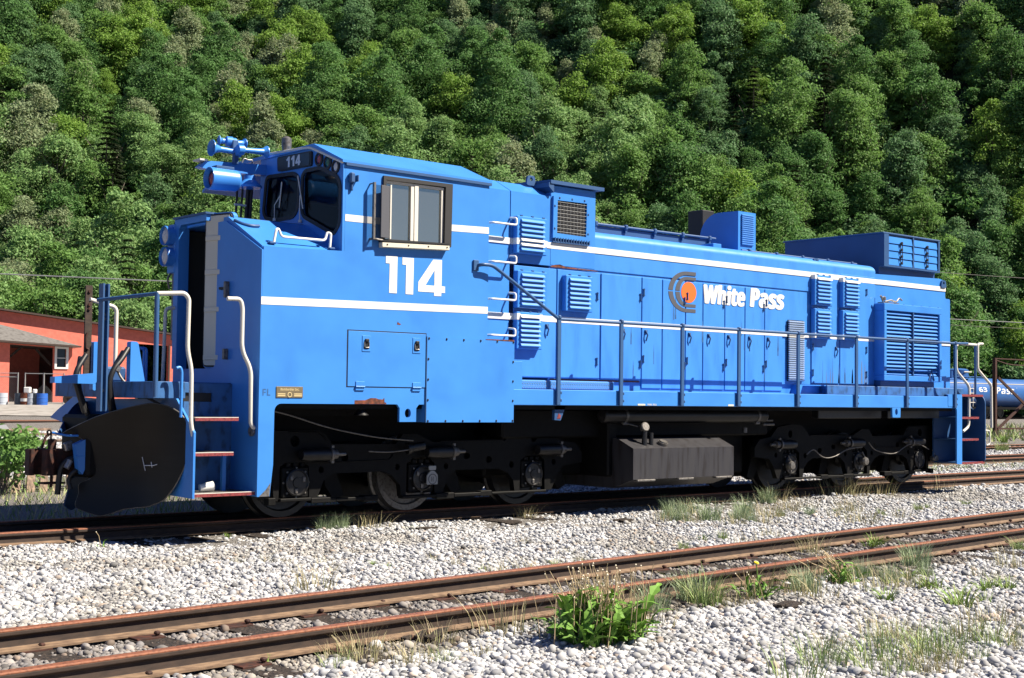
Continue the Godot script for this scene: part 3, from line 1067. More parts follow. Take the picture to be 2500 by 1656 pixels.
	# stripes of the cab
	for s in [[6.132, 8.751, 1.985, 2.055, 2.03, 2.10], [7.006, 7.405, 2.812, 2.876, 2.816, 2.88], [8.262, 8.751, 2.83, 2.895, 2.845, 2.911]]:
		b = B.new()
		b.prism(poly([s[0], s[2], s[1], s[4], s[1], s[5], s[0], s[3]]), 2, CZ - 0.005, CZ + 0.0025)
		part(t, "white_stripe", b, M.white)
	# hatch, its latches and hinges
	b = B.new()
	b.bx(7.062, 7.968, 1.27, 1.79, CZ, CZ + 0.006, 0.003)
	var ha := part(t, "battery_hatch", b, M.blue)
	b = B.new()
	b.bx(7.052, 7.978, 1.262, 1.80, CZ - 0.002, CZ + 0.0015)
	part(ha, "hatch_gap", b, M.black)
	for x in [7.265, 7.855]:
		b = B.new()
		b.bx(x - 0.048, x + 0.048, 1.6, 1.75, CZ + 0.004, CZ + 0.012, 0.004)
		var la := part(ha, "latch", b, M.blue)
		b = B.new()
		b.bx(x - 0.03, x + 0.03, 1.625, 1.69, CZ + 0.011, CZ + 0.014)
		b.bx(x - 0.022, x + 0.022, 1.69, 1.72, CZ + 0.011, CZ + 0.03, 0.006)
		part(ha, "latch_pocket", b, M.black)
		b = B.new()
		b.tube(bend([V(x - 0.026, 1.69, CZ + 0.016), V(x - 0.026, 1.637, CZ + 0.02), V(x + 0.026, 1.637, CZ + 0.02), V(x + 0.026, 1.69, CZ + 0.016)], 0.015), 0.005, 6)
		part(ha, "latch_ring", b, M.steel)
	for x in [7.2, 7.86]:
		b = B.new()
		b.bx(x - 0.05, x + 0.05, 1.232, 1.262, CZ, CZ + 0.012, 0.003)
		b.bx(x - 0.05, x + 0.05, 1.277, 1.318, CZ + 0.004, CZ + 0.014, 0.003)
		b.tube([V(x - 0.05, 1.268, CZ + 0.014), V(x + 0.05, 1.268, CZ + 0.014)], 0.01, 6)
		part(ha, "hinge", b, M.blue)
	# big cover panel and its bolts
	b = B.new()
	b.prism(poly([7.98, 0.932, 9.105, 0.929, 9.105, 1.772, 7.98, 1.768]), 2, CZ - 0.28, CZ + 0.014)
	var cp := part(t, "cover_panel", b, M.blue)
	b = B.new()
	b.bx(7.972, 7.981, 0.93, 1.77, CZ, CZ + 0.0145)
	part(cp, "panel_gap", b, M.blue_dark)
	var bo := B.new()
	bo.box(Vector3.ZERO, V(0.016, 0.022, 0.014), 0.004)
	var bom := bo.mesh()
	for i in 6:
		again(cp, "bolt", bom, M.black, V(8.0 + i * 0.218, 0.945, CZ + 0.016))
		again(cp, "bolt", bom, M.black, V(8.0 + i * 0.218, 1.752, CZ + 0.016))
	for i in 3:
		again(cp, "bolt", bom, M.black, V(7.996, 1.15 + i * 0.2, CZ + 0.016))
		again(cp, "bolt", bom, M.black, V(9.09, 1.15 + i * 0.2, CZ + 0.016))
	b = B.new()
	b.prism(poly([8.72, 1.764, 8.9, 1.762, 9.1, 1.758, 9.1, 1.775, 8.72, 1.772]), 2, CZ + 0.006, CZ + 0.016)
	part(cp, "rust_edge", b, M.rust)
	b = B.new()
	b.bx(9.107, 9.24, 1.27, 1.56, CZ - 0.03, CZ - 0.01, 0.004)
	part(t, "corner_flap", b, M.blue)
	# builder's plate
	b = B.new()
	b.bx(6.302, 6.58, 1.158, 1.258, CZ, CZ + 0.008, 0.003)
	var pl := part(t, "builders_plate", b, M.plate_bronze)
	b = B.new()
	b.bx(6.315, 6.395, 1.17, 1.182, CZ + 0.008, CZ + 0.0095)
	b.bx(6.315, 6.395, 1.187, 1.197, CZ + 0.008, CZ + 0.0095)
	b.bx(6.485, 6.568, 1.17, 1.182, CZ + 0.008, CZ + 0.0095)
	b.bx(6.485, 6.568, 1.187, 1.197, CZ + 0.008, CZ + 0.0095)
	b.lathe(V(6.44, 1.185, CZ + 0.008), Vector3.BACK, [Vector2(0, 0.024), Vector2(0.003, 0.024), Vector2(0.003, 0.016)], 14)
	part(pl, "plate_fields", b, M.plate_light)
	print_on(pl, "plate_lettering", "Bombardier Inc.", 0.0, 6.345, 6.54, 1.222, 1.246, CZ + 0.0085, 0.0, M.plate_light)
	print_on(t, "stencil_lettering", "FL", 0.0, 6.165, 6.245, 1.175, 1.235, CZ + 0.0015, 0.0, M.blue_dirty)
	# worn patches where the paint has gone
	b = B.new()
	b.prism(poly([7.148, 1.106, 7.51, 1.107, 7.512, 1.118, 7.49, 1.125, 7.487, 1.168, 7.47, 1.15, 7.42, 1.152, 7.39, 1.162, 7.33, 1.163, 7.27, 1.142, 7.15, 1.14]), 2, CZ - 0.004, CZ + 0.002)
	part(t, "rust_patch", b, M.rust)
	b = B.new()
	b.prism(poly([6.15, 0.28, 6.255, 0.28, 6.265, 0.40, 6.22, 0.34]), 2, CZ - 0.004, CZ + 0.002)
	part(t, "worn_patch", b, M.steel)
	b = B.new()
	b.prism(poly([7.62, 1.872, 7.655, 1.868, 7.67, 1.876, 7.64, 1.888, 7.63, 1.9]), 2, CZ - 0.004, CZ + 0.002)
	part(t, "rust_chip", b, M.rust)
	# side lamp bracket by the windshield
	b = B.new()
	b.bx(7.03, 7.085, 3.17, 3.27, CZ, CZ + 0.05, 0.012)
	b.bx(7.05, 7.075, 3.1, 3.17, CZ, CZ + 0.03, 0.008)
	b.bx(7.11, 7.12, 3.19, 3.25, CZ, CZ + 0.05)
	part(t, "marker_bracket", b, M.blue_dark)

func build_front(t: Node3D):
	var b := B.new()
	# nose: top, front wall near side with the corner cut, far side swept back
	b.prism(poly([-0.3, 2.83, 0.70, 2.83, CZ - 0.031, 2.515, CZ - 0.031, 2.48, 0.69, 2.79, -0.3, 2.79]), 0, 6.15, 6.98)
	var top := part(t, "nose_top", b, M.blue)
	b = B.new()
	b.prism(poly([0.36, 2.79, 0.69, 2.79, CZ - 0.001, 2.475, CZ - 0.001, 0.279, 0.865, 0.279, 0.865, 1.27, -0.3, 1.27, -0.3, 2.79, -0.1, 2.79, -0.1, 1.42, 0.36, 1.42]), 0, 6.131, 6.17)
	part(t, "nose_front", b, M.blue)
	b = B.new()
	b.prism(poly([6.15, -0.3, 6.95, -1.36, 7.8, -1.36, 7.8, -1.33, 6.97, -1.33, 6.18, -0.3]), 1, 1.1, 2.83)
	b.prism(poly([6.15, -0.3, 6.95, -1.36, 7.8, -1.36, 7.8, -0.3]), 1, 2.79, 2.829)
	part(t, "nose_far_side", b, M.blue)
	b = B.new()
	b.bx(6.165, 6.9, 1.28, 2.78, 0.40, 0.44)
	b.bx(6.165, 6.9, 1.28, 2.78, -0.28, -0.24)
	b.bx(6.86, 6.9, 1.28, 2.78, -0.24, 0.4)
	part(t, "nose_inside", b, M.cab_inside)
	# door surround with its hood, door standing open
	b = B.new()
	b.prism(poly([-0.19, 2.87, 0.45, 2.875, 0.45, 2.81, 0.40, 2.81, -0.06, 2.81, -0.10, 2.77, -0.10, 1.42, -0.19, 1.42]), 0, 6.06, 6.132)
	part(t, "door_surround", b, M.blue)
	b = B.new()
	b.bx(6.04, 6.16, 2.872, 2.89, -0.2, 0.47)
	part(t, "door_rain_hood", b, M.blue_dark)
	var bs := Basis(Vector3.UP, 0.27)
	var leaf := rounded(poly([0.0, 1.42, 0.375, 1.42, 0.375, 2.885, 0.0, 2.885]), 0.07)
	b = B.new()
	b.prism(leaf, 0, 0.0, 0.05)
	var at := V(6.10, 0, 0.36)
	_turn(b, bs, at)
	var door := part(t, "nose_door", b, M.blue)
	b = B.new()
	b.prism(Geometry2D.offset_polygon(leaf, -0.014)[0], 0, -0.014, 0.001)
	_turn(b, bs, at)
	part(door, "door_seal", b, M.gasket)
	b = B.new()
	b.prism(Geometry2D.offset_polygon(leaf, -0.03)[0], 0, -0.02, 0.001)
	for y in [1.5, 1.95, 2.3, 2.62]:
		b.bx(-0.032, -0.02, y, y + 0.045, 0.035, 0.32, 0.003)
	_turn(b, bs, at)
	part(door, "door_lining", b, M.cream)
	b = B.new()
	b.bx(-0.07, -0.03, 2.15, 2.175, 0.26, 0.36, 0.006)
	_turn(b, bs, at)
	part(door, "door_handle", b, M.black)
	b = B.new()
	b.bx(6.085, 6.13, 2.07, 2.22, 0.755, 0.79, 0.004)
	b.bx(6.085, 6.13, 1.5, 1.6, 0.755, 0.79, 0.004)
	part(t, "door_catch", b, M.worn_steel)
	# curved grab slot on the nose top
	b = B.new()
	b.tube(bend([V(6.16, 2.79, 0.80), V(6.20, 2.752, 0.875), V(6.28, 2.735, 0.92), V(6.36, 2.745, 0.90)], 0.04), 0.016, 8)
	part(t, "nose_grab", b, M.blue_dark)
	b = B.new()
	b.bar(V(6.18, 2.829, 0.69), V(6.97, 2.829, 0.69), 0.012, 0.012)
	part(t, "nose_seam", b, M.blue_dark)
	# white rail bent like a wide W over the nose shoulder
	b = B.new()
	b.tube(bend([V(6.285, 2.545, 1.295), V(6.315, 2.68, 1.29), V(6.35, 2.685, 1.27), V(6.375, 2.615, 1.28), V(6.84, 2.62, 1.28), V(6.87, 2.70, 1.27), V(6.905, 2.69, 1.28), V(6.885, 2.55, 1.295)], 0.03), 0.0125, 8)
	var gr := part(t, "nose_handrail", b, M.white)
	b = B.new()
	b.box(V(6.27, 2.55, 1.29), V(0.07, 0.02, 0.05), 0.006)
	b.box(V(6.905, 2.55, 1.29), V(0.06, 0.02, 0.05), 0.006)
	part(gr, "rail_foot", b, M.blue_dark)
	# twin lamps on the nose
	for y in [2.715, 2.51]:
		b = B.new()
		b.lathe(V(6.13, y, -0.24), V(-1, 0, 0), [Vector2(0.0, 0.05), Vector2(0.05, 0.09), Vector2(0.15, 0.098), Vector2(0.16, 0.094), Vector2(0.13, 0.085)], 20)
		var hl := part(t, "nose_lamp", b, M.blue)
		b = B.new()
		b.lathe(V(6.13, y, -0.24), V(-1, 0, 0), [Vector2(0.13, 0.088), Vector2(0.15, 0.05), Vector2(0.155, 0.0)], 16)
		part(hl, "lens", b, M.lens_clear)
	b = B.new()
	b.bx(6.05, 6.13, 2.35, 2.83, -0.32, -0.17, 0.01)
	part(t, "lamp_housing", b, M.blue)
	b = B.new()
	b.bx(6.08, 6.12, 1.7, 2.36, -0.27, -0.2, 0.005)
	b.tube(bend([V(6.08, 2.38, -0.25), V(6.02, 2.3, -0.25), V(6.05, 2.2, -0.25)], 0.04), 0.01, 6)
	part(t, "conduit", b, M.worn_steel)
	# horn bracket: arm, lamp, dome and horns
	b = B.new()
	b.prism(poly([6.23, 3.40, 6.30, 3.465, 6.98, 3.505, 6.98, 3.40, 6.65, 3.385, 6.28, 3.388]), 2, -0.14, -0.04)
	var arm := part(t, "horn_bracket", b, M.blue)
	b = B.new()
	b.bx(6.215, 6.3, 3.458, 3.475, -0.15, 0.0)
	part(t, "bracket_cap", b, M.silver)
	b = B.new()
	b.lathe(V(6.595, 3.285, 0.05), V(-1, -0.02, 0), [Vector2(0.0, 0.0), Vector2(0.0, 0.095), Vector2(0.02, 0.105), Vector2(0.27, 0.112), Vector2(0.31, 0.112), Vector2(0.315, 0.1), Vector2(0.27, 0.08)], 26)
	var lamp := part(t, "head_lamp", b, M.blue)
	b = B.new()
	b.lathe(V(6.595, 3.285, 0.05), V(-1, -0.02, 0), [Vector2(0.255, 0.085), Vector2(0.28, 0.05), Vector2(0.29, 0.0)], 20)
	part(lamp, "lens", b, M.lens_red)
	b = B.new()
	b.box(V(6.45, 3.4, 0.03), V(0.2, 0.03, 0.1), 0.005)
	part(lamp, "lamp_mount", b, M.blue_dark)
	b = B.new()
	b.lathe(V(6.81, 3.255, -0.08), Vector3.UP, [Vector2(0.0, 0.0), Vector2(0.0, 0.125), Vector2(0.02, 0.125), Vector2(0.06, 0.085), Vector2(0.085, 0.06), Vector2(0.13, 0.055), Vector2(0.13, 0)], 22)
	part(t, "beacon_dome", b, M.blue)
	for x in [6.74, 6.80, 6.86, 6.9]:
		b = B.new()
		b.tube([V(x, 3.26, -0.2), V(x + 0.01, 3.0, -0.24), V(x, 2.8, -0.26)], 0.012 if x < 6.85 else 0.02, 6)
		part(t, "hanging_cable", b, M.black)
	b = B.new()
	b.tube([V(6.7, 3.09, -0.18), V(6.83, 3.09, -0.18)], 0.012, 6)
	part(t, "cable_clamp", b, M.silver)
	for h in [[V(6.62, 3.585, 0.0), V(-1, 0.02, 0.0), 0.28, 0.082], [V(6.62, 3.60, 0.06), V(1, 0.05, 0.0), 0.29, 0.062], [V(6.56, 3.69, -0.06), V(-1, 0.0, -0.2), 0.1, 0.05], [V(6.62, 3.69, -0.1), V(1, 0.1, -0.1), 0.14, 0.05]]:
		b = B.new()
		var ln: float = h[2]
		var rd: float = h[3]
		b.lathe(h[0], h[1], [Vector2(-0.03, 0.0), Vector2(-0.03, 0.05), Vector2(0.03, 0.05), Vector2(0.04, 0.024), Vector2(ln * 0.7, 0.03), Vector2(ln * 0.87, rd * 0.55), Vector2(ln * 0.95, rd * 0.8), Vector2(ln, rd), Vector2(ln + 0.008, rd), Vector2(ln, rd * 0.9), Vector2(ln * 0.9, rd * 0.5), Vector2(ln * 0.6, 0.0)], 20)
		part(t, "air_horn", b, M.blue)
	b = B.new()
	b.box(V(6.6, 3.53, 0.0), V(0.05, 0.14, 0.05), 0.006)
	b.box(V(6.6, 3.645, -0.03), V(0.07, 0.12, 0.06), 0.01)
	part(t, "horn_manifold", b, M.blue_dark)
	b = B.new()
	b.tube(bend([V(6.72, 3.50, -0.08), V(6.74, 3.55, -0.08), V(6.79, 3.535, -0.08), V(6.84, 3.545, -0.08), V(6.83, 3.50, -0.08)], 0.02), 0.008, 6)
	part(t, "horn_pipe", b, M.steel)

	# ---- front platform and steps
	b = B.new()
	b.bx(5.42, 6.13, 1.2, 1.285, -1.2, 0.86, 0.004)
	b.bx(5.2, 5.42, 1.14, 1.285, -0.9, 0.86, 0.004)
	b.bx(5.2, 5.5, 1.14, 1.285, 0.86, 1.2, 0.004)
	part(t, "front_platform", b, M.blue_dirty)
	b = B.new()
	b.prism(poly([5.53, 0.3, 6.13, 0.3, 6.13, 1.275, 5.53, 1.275]), 2, 0.86, 0.88, [poly([5.56, 1.115, 5.93, 1.11, 5.93, 1.19, 5.56, 1.195])])
	var well := part(t, "step_well_back", b, M.blue_dirty)
	b = B.new()
	b.bx(5.55, 5.94, 1.1, 1.2, 0.84, 0.86)
	part(well, "dark_slot", b, M.black)
	b = B.new()
	b.prism(poly([1.34, 0.285, 1.34, 0.85, 1.25, 0.93, 1.0, 1.14, -0.58, 1.12, -1.21, 1.138, -1.6, 1.0, -1.79, 0.918, -1.5, 0.88, -1.36, 0.842, -0.9, 0.7, -0.6, 0.45, -0.3, 0.3]), 0, 5.515, 5.535)
	part(t, "pilot_plate", b, M.blue)
	for s in [[5.537, 6.145, 0.322], [5.537, 5.912, 0.674], [5.537, 5.955, 0.978]]:
		b = B.new()
		b.bx(s[0], s[1], s[2] - 0.018, s[2], 0.88, 1.315, 0.003)
		var st := part(t, "step_tread", b, M.worn_steel)
		b = B.new()
		b.bx(s[0], s[1], s[2] - 0.028, s[2] - 0.002, 1.316, 1.322)
		part(st, "step_nosing", b, M.red_edge)
		b = B.new()
		b.bx(s[0], s[1], s[2] - 0.001, s[2] + 0.004, 1.30, 1.322)
		part(st, "step_edge", b, M.silver)
	b = B.new()
	b.bx(5.95, 5.985, 0.32, 0.67, 1.02, 1.06)
	part(t, "step_stanchion", b, M.blue)
	b = B.new()
	b.lathe(V(6.125, 0.855, 1.27), V(-1, 0, 0), [Vector2(0, 0.045), Vector2(0.02, 0.045), Vector2(0.025, 0.03), Vector2(0.02, 0)], 14)
	part(t, "step_lamp", b, M.steel)
	# rails at the front corner
	handrail(t, "white_handrail", [V(5.19, 2.03, 1.25), V(5.42, 2.045, 1.3), V(5.462, 2.0, 1.3), V(5.458, 1.55, 1.3), V(5.50, 1.40, 1.3), V(5.505, 0.93, 1.3), V(5.53, 0.82, 1.3)], 0.02, M.silver, 0.1)
	handrail(t, "white_handrail", [V(5.83, 2.02, 1.3), V(5.96, 2.025, 1.3), V(5.982, 1.95, 1.3), V(5.982, 1.57, 1.3), V(6.078, 1.41, 1.3), V(6.088, 0.92, 1.3), V(6.125, 0.88, 1.3)], 0.02, M.silver, 0.08)
	handrail(t, "blue_rail", [V(5.19, 2.03, 1.25), V(4.95, 1.99, 0.6)], 0.017, M.blue_rail)
	handrail(t, "rail_post", [V(5.19, 2.04, 1.25), V(5.195, 1.15, 1.25)], 0.022, M.blue_rail)
	handrail(t, "grab_iron", [V(5.36, 1.40, 1.3), V(5.395, 1.41, 1.3), V(5.41, 1.37, 1.3), V(5.41, 0.98, 1.3)], 0.014, M.blue, 0.03)
	handrail(t, "far_handrail", [V(5.09, 2.03, 0.1), V(5.31, 2.0, -0.05), V(5.42, 1.98, -0.05), V(5.42, 1.3, -0.05)], 0.02, M.silver, 0.07)
	handrail(t, "far_handrail", [V(6.04, 2.01, -0.12), V(5.95, 2.0, -0.12), V(5.942, 1.56, -0.12), V(5.935, 1.28, -0.12)], 0.018, M.silver, 0.06)
	handrail(t, "grab_iron", [V(5.52, 1.6, 0.2), V(5.585, 1.59, 0.2), V(5.583, 1.28, 0.2)], 0.012, M.blue, 0.04)
	handrail(t, "grab_iron", [V(5.57, 1.6, 0.15), V(5.635, 1.6, 0.15), V(5.635, 1.28, 0.15)], 0.012, M.blue, 0.04)
	# plow hoist: two uprights, cantilever beam, gusset and hoses
	b = B.new()
	b.bx(4.99, 5.06, 1.02, 2.14, 0.53, 0.545)
	b.bx(4.99, 5.005, 1.02, 2.14, 0.545, 0.62)
	b.bx(5.045, 5.06, 1.02, 2.14, 0.545, 0.60)
	var up := part(t, "hoist_upright", b, M.blue_rail)
	b = B.new()
	for y in [2.09, 1.87, 1.83, 1.2]:
		b.lathe(V(5.03, y, 0.545), Vector3.BACK, [Vector2(0, 0.016), Vector2(0.014, 0.016), Vector2(0.014, 0)], 8)
	part(up, "bolts", b, M.steel)
	b = B.new()
	b.bx(5.055, 5.12, 1.34, 2.155, 0.08, 0.1)
	var u2 := part(t, "rusty_upright", b, M.rail_side)
	b = B.new()
	for y in [2.1, 1.98, 1.94]:
		b.lathe(V(5.09, y, 0.1), Vector3.BACK, [Vector2(0, 0.014), Vector2(0.014, 0.014), Vector2(0.014, 0)], 8)
	b.tube(bend([V(5.075, 1.72, 0.11), V(5.06, 1.68, 0.11), V(5.065, 1.58, 0.11), V(5.09, 1.57, 0.11)], 0.02), 0.01, 6)
	part(u2, "bolts", b, M.rust_dark)
	b = B.new()
	b.prism(poly([4.69, 1.315, 4.82, 1.33, 5.073, 1.355, 5.073, 1.258, 4.82, 1.262, 4.69, 1.262]), 2, 0.24, 0.34)
	part(t, "cantilever_beam", b, M.blue)
	for g in [[5.30, 0.5, 0.0], [5.13, 0.1, 0.0]]:
		b = B.new()
		b.prism(rounded(poly([g[0], 1.2, g[0], 1.645, g[0] + 0.07, 1.64, g[0] + 0.14, 1.30, g[0] + 0.15, 1.2]), 0.02), 2, g[1] - 0.05, g[1] + 0.03)
		part(t, "hoist_gusset", b, M.blue)
	b = B.new()
	b.bx(5.2, 5.42, 1.28, 1.42, -0.1, 0.2, 0.02)
	part(t, "hoist_bracket", b, M.blue_dark)
	for h in [[V(5.29, 1.58, 0.5), V(5.2, 1.47, 0.55), V(5.13, 1.4, 0.57), V(5.09, 1.3, 0.57), V(5.1, 1.16, 0.55), V(5.15, 1.0, 0.5)], [V(5.27, 1.55, 0.45), V(5.17, 1.42, 0.5), V(5.12, 1.3, 0.5), V(5.14, 1.15, 0.5), V(5.2, 1.0, 0.45)], [V(5.05, 1.52, 0.15), V(4.95, 1.39, 0.2), V(4.93, 1.3, 0.2), V(4.97, 1.17, 0.2), V(5.03, 1.0, 0.2)], [V(5.02, 1.5, 0.1), V(4.98, 1.37, 0.15), V(4.97, 1.2, 0.2), V(5.06, 0.98, 0.2)]]:
		b = B.new()
		b.tube(bend(h, 0.08), 0.024, 8)
		part(t, "hydraulic_hose", b, M.black)
	b = B.new()
	b.tube(bend([V(5.17, 1.38, 0.55), V(5.2, 1.3, 0.58), V(5.32, 1.19, 0.62), V(5.54, 1.07, 0.7)], 0.08), 0.012, 7)
	part(t, "steel_pipe", b, M.worn_steel)
	b = B.new()
	b.lathe(V(5.17, 1.40, 0.56), V(-0.3, -0.6, 0), [Vector2(-0.02, 0.0), Vector2(-0.02, 0.03), Vector2(0.03, 0.03), Vector2(0.03, 0.0)], 8)
	part(t, "hose_coupling", b, M.steel)

	# ---- plow wings: curved plates
	plow_wing(t, 1.0)
	plow_wing(t, -1.0)
	b = B.new()
	b.bx(5.02, 5.5, 0.42, 0.98, -0.3, 0.3, 0.03)
	part(t, "plow_frame", b, M.under)
	b = B.new()
	b.prism(poly([4.93, 0.72, 5.06, 0.78, 5.08, 0.62, 5.0, 0.45, 4.96, 0.5]), 2, 0.18, 0.26)
	part(t, "plow_bracket", b, M.blue)
	# coupler and pipes
	b = B.new()
	b.prism(rounded(poly([4.62, -0.12, 4.70, -0.2, 4.80, -0.19, 4.83, -0.07, 5.2, -0.07, 5.2, 0.07, 4.83, 0.07, 4.80, 0.12, 4.72, 0.13, 4.70, 0.06, 4.76, 0.02, 4.74, -0.06, 4.68, -0.06, 4.66, 0.02, 4.61, 0.02]), 0.02), 1, 0.44, 0.67)
	part(t, "coupler", b, M.rust_dark)
	b = B.new()
	b.bx(4.79, 4.85, 0.62, 0.76, -0.03, 0.03, 0.005)
	b.tube([V(4.8, 0.74, 0.02), V(4.8, 0.83, 0.02)], 0.008, 6)
	b.tube(bend([V(4.78, 0.8, 0.02), V(4.75, 0.78, 0.02), V(4.72, 0.68, 0.02)], 0.02), 0.012, 6)
	b.lathe(V(4.79, 0.82, 0.0), Vector3.BACK, [Vector2(-0.01, 0.012), Vector2(-0.01, 0.022), Vector2(0.01, 0.022), Vector2(0.01, 0.012), Vector2(-0.01, 0.012)], 14)
	part(t, "coupler_pin", b, M.rust_dark)
	b = B.new()
	b.tube(bend([V(4.78, 0.82, 0.1), V(4.89, 0.792, 0.2), V(5.05, 0.8, 0.2)], 0.05), 0.011, 6)
	b.tube([V(4.93, 0.612, 0.25), V(5.21, 0.62, 0.25)], 0.014, 6)
	part(t, "uncoupling_lever", b, M.blue)
	b = B.new()
	b.tube(bend([V(5.0, 0.6, 0.15), V(4.9, 0.58, 0.15), V(4.85, 0.5, 0.12), V(4.84, 0.27, 0.1)], 0.06), 0.026, 8)
	b.tube(bend([V(5.0, 0.5, 0.2), V(4.93, 0.47, 0.2), V(4.9, 0.4, 0.18), V(4.92, 0.32, 0.2)], 0.05), 0.02, 8)
	part(t, "air_hose", b, M.black)
	b = B.new()
	b.lathe(V(4.9, 0.53, 0.16), V(-0.5, -1, 0), [Vector2(-0.05, 0.0), Vector2(-0.05, 0.03), Vector2(0.03, 0.03), Vector2(0.03, 0)], 10)
	b.box(V(4.93, 0.7, 0.1), V(0.09, 0.08, 0.05), 0.01, Basis(Vector3.BACK, 0.3))
	part(t, "hose_fitting", b, M.steel)
	b = B.new()
	b.bx(4.72, 4.92, 0.36, 0.375, -0.06, 0.08)
	b.tube([V(4.8, 0.45, 0.05), V(4.8, 0.33, 0.05)], 0.012, 6)
	part(t, "coupler_carrier", b, M.rust_dark)

func _turn(b: B, bs: Basis, at: Vector3):
	for i in b.v.size():
		b.v[i] = bs * b.v[i] + at
	for i in b.n.size():
		b.n[i] = bs * b.n[i]

func plow_wing(t: Node3D, side: float):
	# distances along the wing and heights of its outline
	var o := rounded(poly([0.10, 0.80, 0.24, 0.862, 0.5, 0.963, 0.735, 1.026, 0.951, 1.073, 1.116, 1.097, 1.249, 1.07, 1.365, 1.007, 1.432, 0.921, 1.463, 0.807, 1.454, 0.691, 1.409, 0.546, 1.316, 0.385, 1.189, 0.251, 1.009, 0.187, 0.76, 0.16, 0.627, 0.107, 0.527, 0.089, 0.39, 0.12, 0.252, 0.159, 0.29, 0.28, 0.27, 0.36, 0.42, 0.42, 0.46, 0.50, 0.40, 0.60, 0.40, 0.72, 0.30, 0.79]), 0.06, 4)
	var sweep := 0.8 if side > 0.0 else 1.1
	var L := sqrt(sweep * sweep + 1.25 * 1.25)
	var dir := Vector3(sweep / L, 0, 1.25 / L * side)
	var nrm := Vector3(-1.25 / L, 0, sweep / L * side)   # forward and outward
	var P := func(q: Vector2, back: float) -> Vector3:
		var f := pow((q.y - 0.45) / 0.6, 2.0)
		var h := (-0.13 + 0.16 * f) * (1.0 - smoothstep(0.85, 1.44, q.x))
		return V(4.75, 0, 0) + dir * q.x + Vector3.UP * q.y + nrm * (h - back)
	var b := B.new()
	# fine cells, kept where they lie inside the outline
	var st := 0.05
	var tris := Geometry2D.triangulate_polygon(o)
	var inside := func(q: Vector2) -> bool: return Geometry2D.is_point_in_polygon(q, o)
	for i in range(0, 31):
		for j in range(0, 23):
			var cell := PackedVector2Array([Vector2(i, j) * st, Vector2(i + 1, j) * st, Vector2(i + 1, j + 1) * st, Vector2(i, j + 1) * st])
			for pc in Geometry2D.intersect_polygons(cell, o):
				var c := Vector2.ZERO
				for q in pc:
					c += q / pc.size()
				for back in [0.0, 0.02]:
					var w := nrm if back == 0.0 else -nrm
					for k in pc.size():
						var q0: Vector2 = pc[k]
						var q1: Vector2 = pc[(k + 1) % pc.size()]
						var pa: Vector3 = P.call(q0, back)
						var pb: Vector3 = P.call(q1, back)
						var pd: Vector3 = P.call(c, back)
						var N := func(q: Vector2) -> Vector3:
							var e0: Vector3 = P.call(q + Vector2(0.01, 0), back) - P.call(q - Vector2(0.01, 0), back)
							var e1: Vector3 = P.call(q + Vector2(0, 0.01), back) - P.call(q - Vector2(0, 0.01), back)
							var m := e0.cross(e1).normalized()
							return m if m.dot(w) > 0.0 else -m
						b.smooth(pa, N.call(q0), pb, N.call(q1), pd, N.call(c))
	var wing := part(t, "plow_wing", b, M.plow_black if side > 0.0 else M.blue_dark)
	b = B.new()
	var edge := []
	for q in o:
		edge.append(P.call(q, 0.01))
	edge.append(edge[0])
	b.tube(edge, 0.008, 6, -1.0, false)
	part(wing, "plow_rim", b, M.worn_steel if side > 0.0 else M.blue_dark)
	if side > 0.0:
		b = B.new()
		for q in [[0.93, 0.62, 0.96, 0.50], [0.95, 0.545, 1.06, 0.55], [1.03, 0.58, 1.04, 0.53], [1.06, 0.55, 1.1, 0.56]]:
			b.tube([P.call(Vector2(q[0], q[1]), -0.004), P.call(Vector2(q[2], q[3]), -0.004)], 0.004, 4)
		part(wing, "scratch_marks", b, M.print_white)

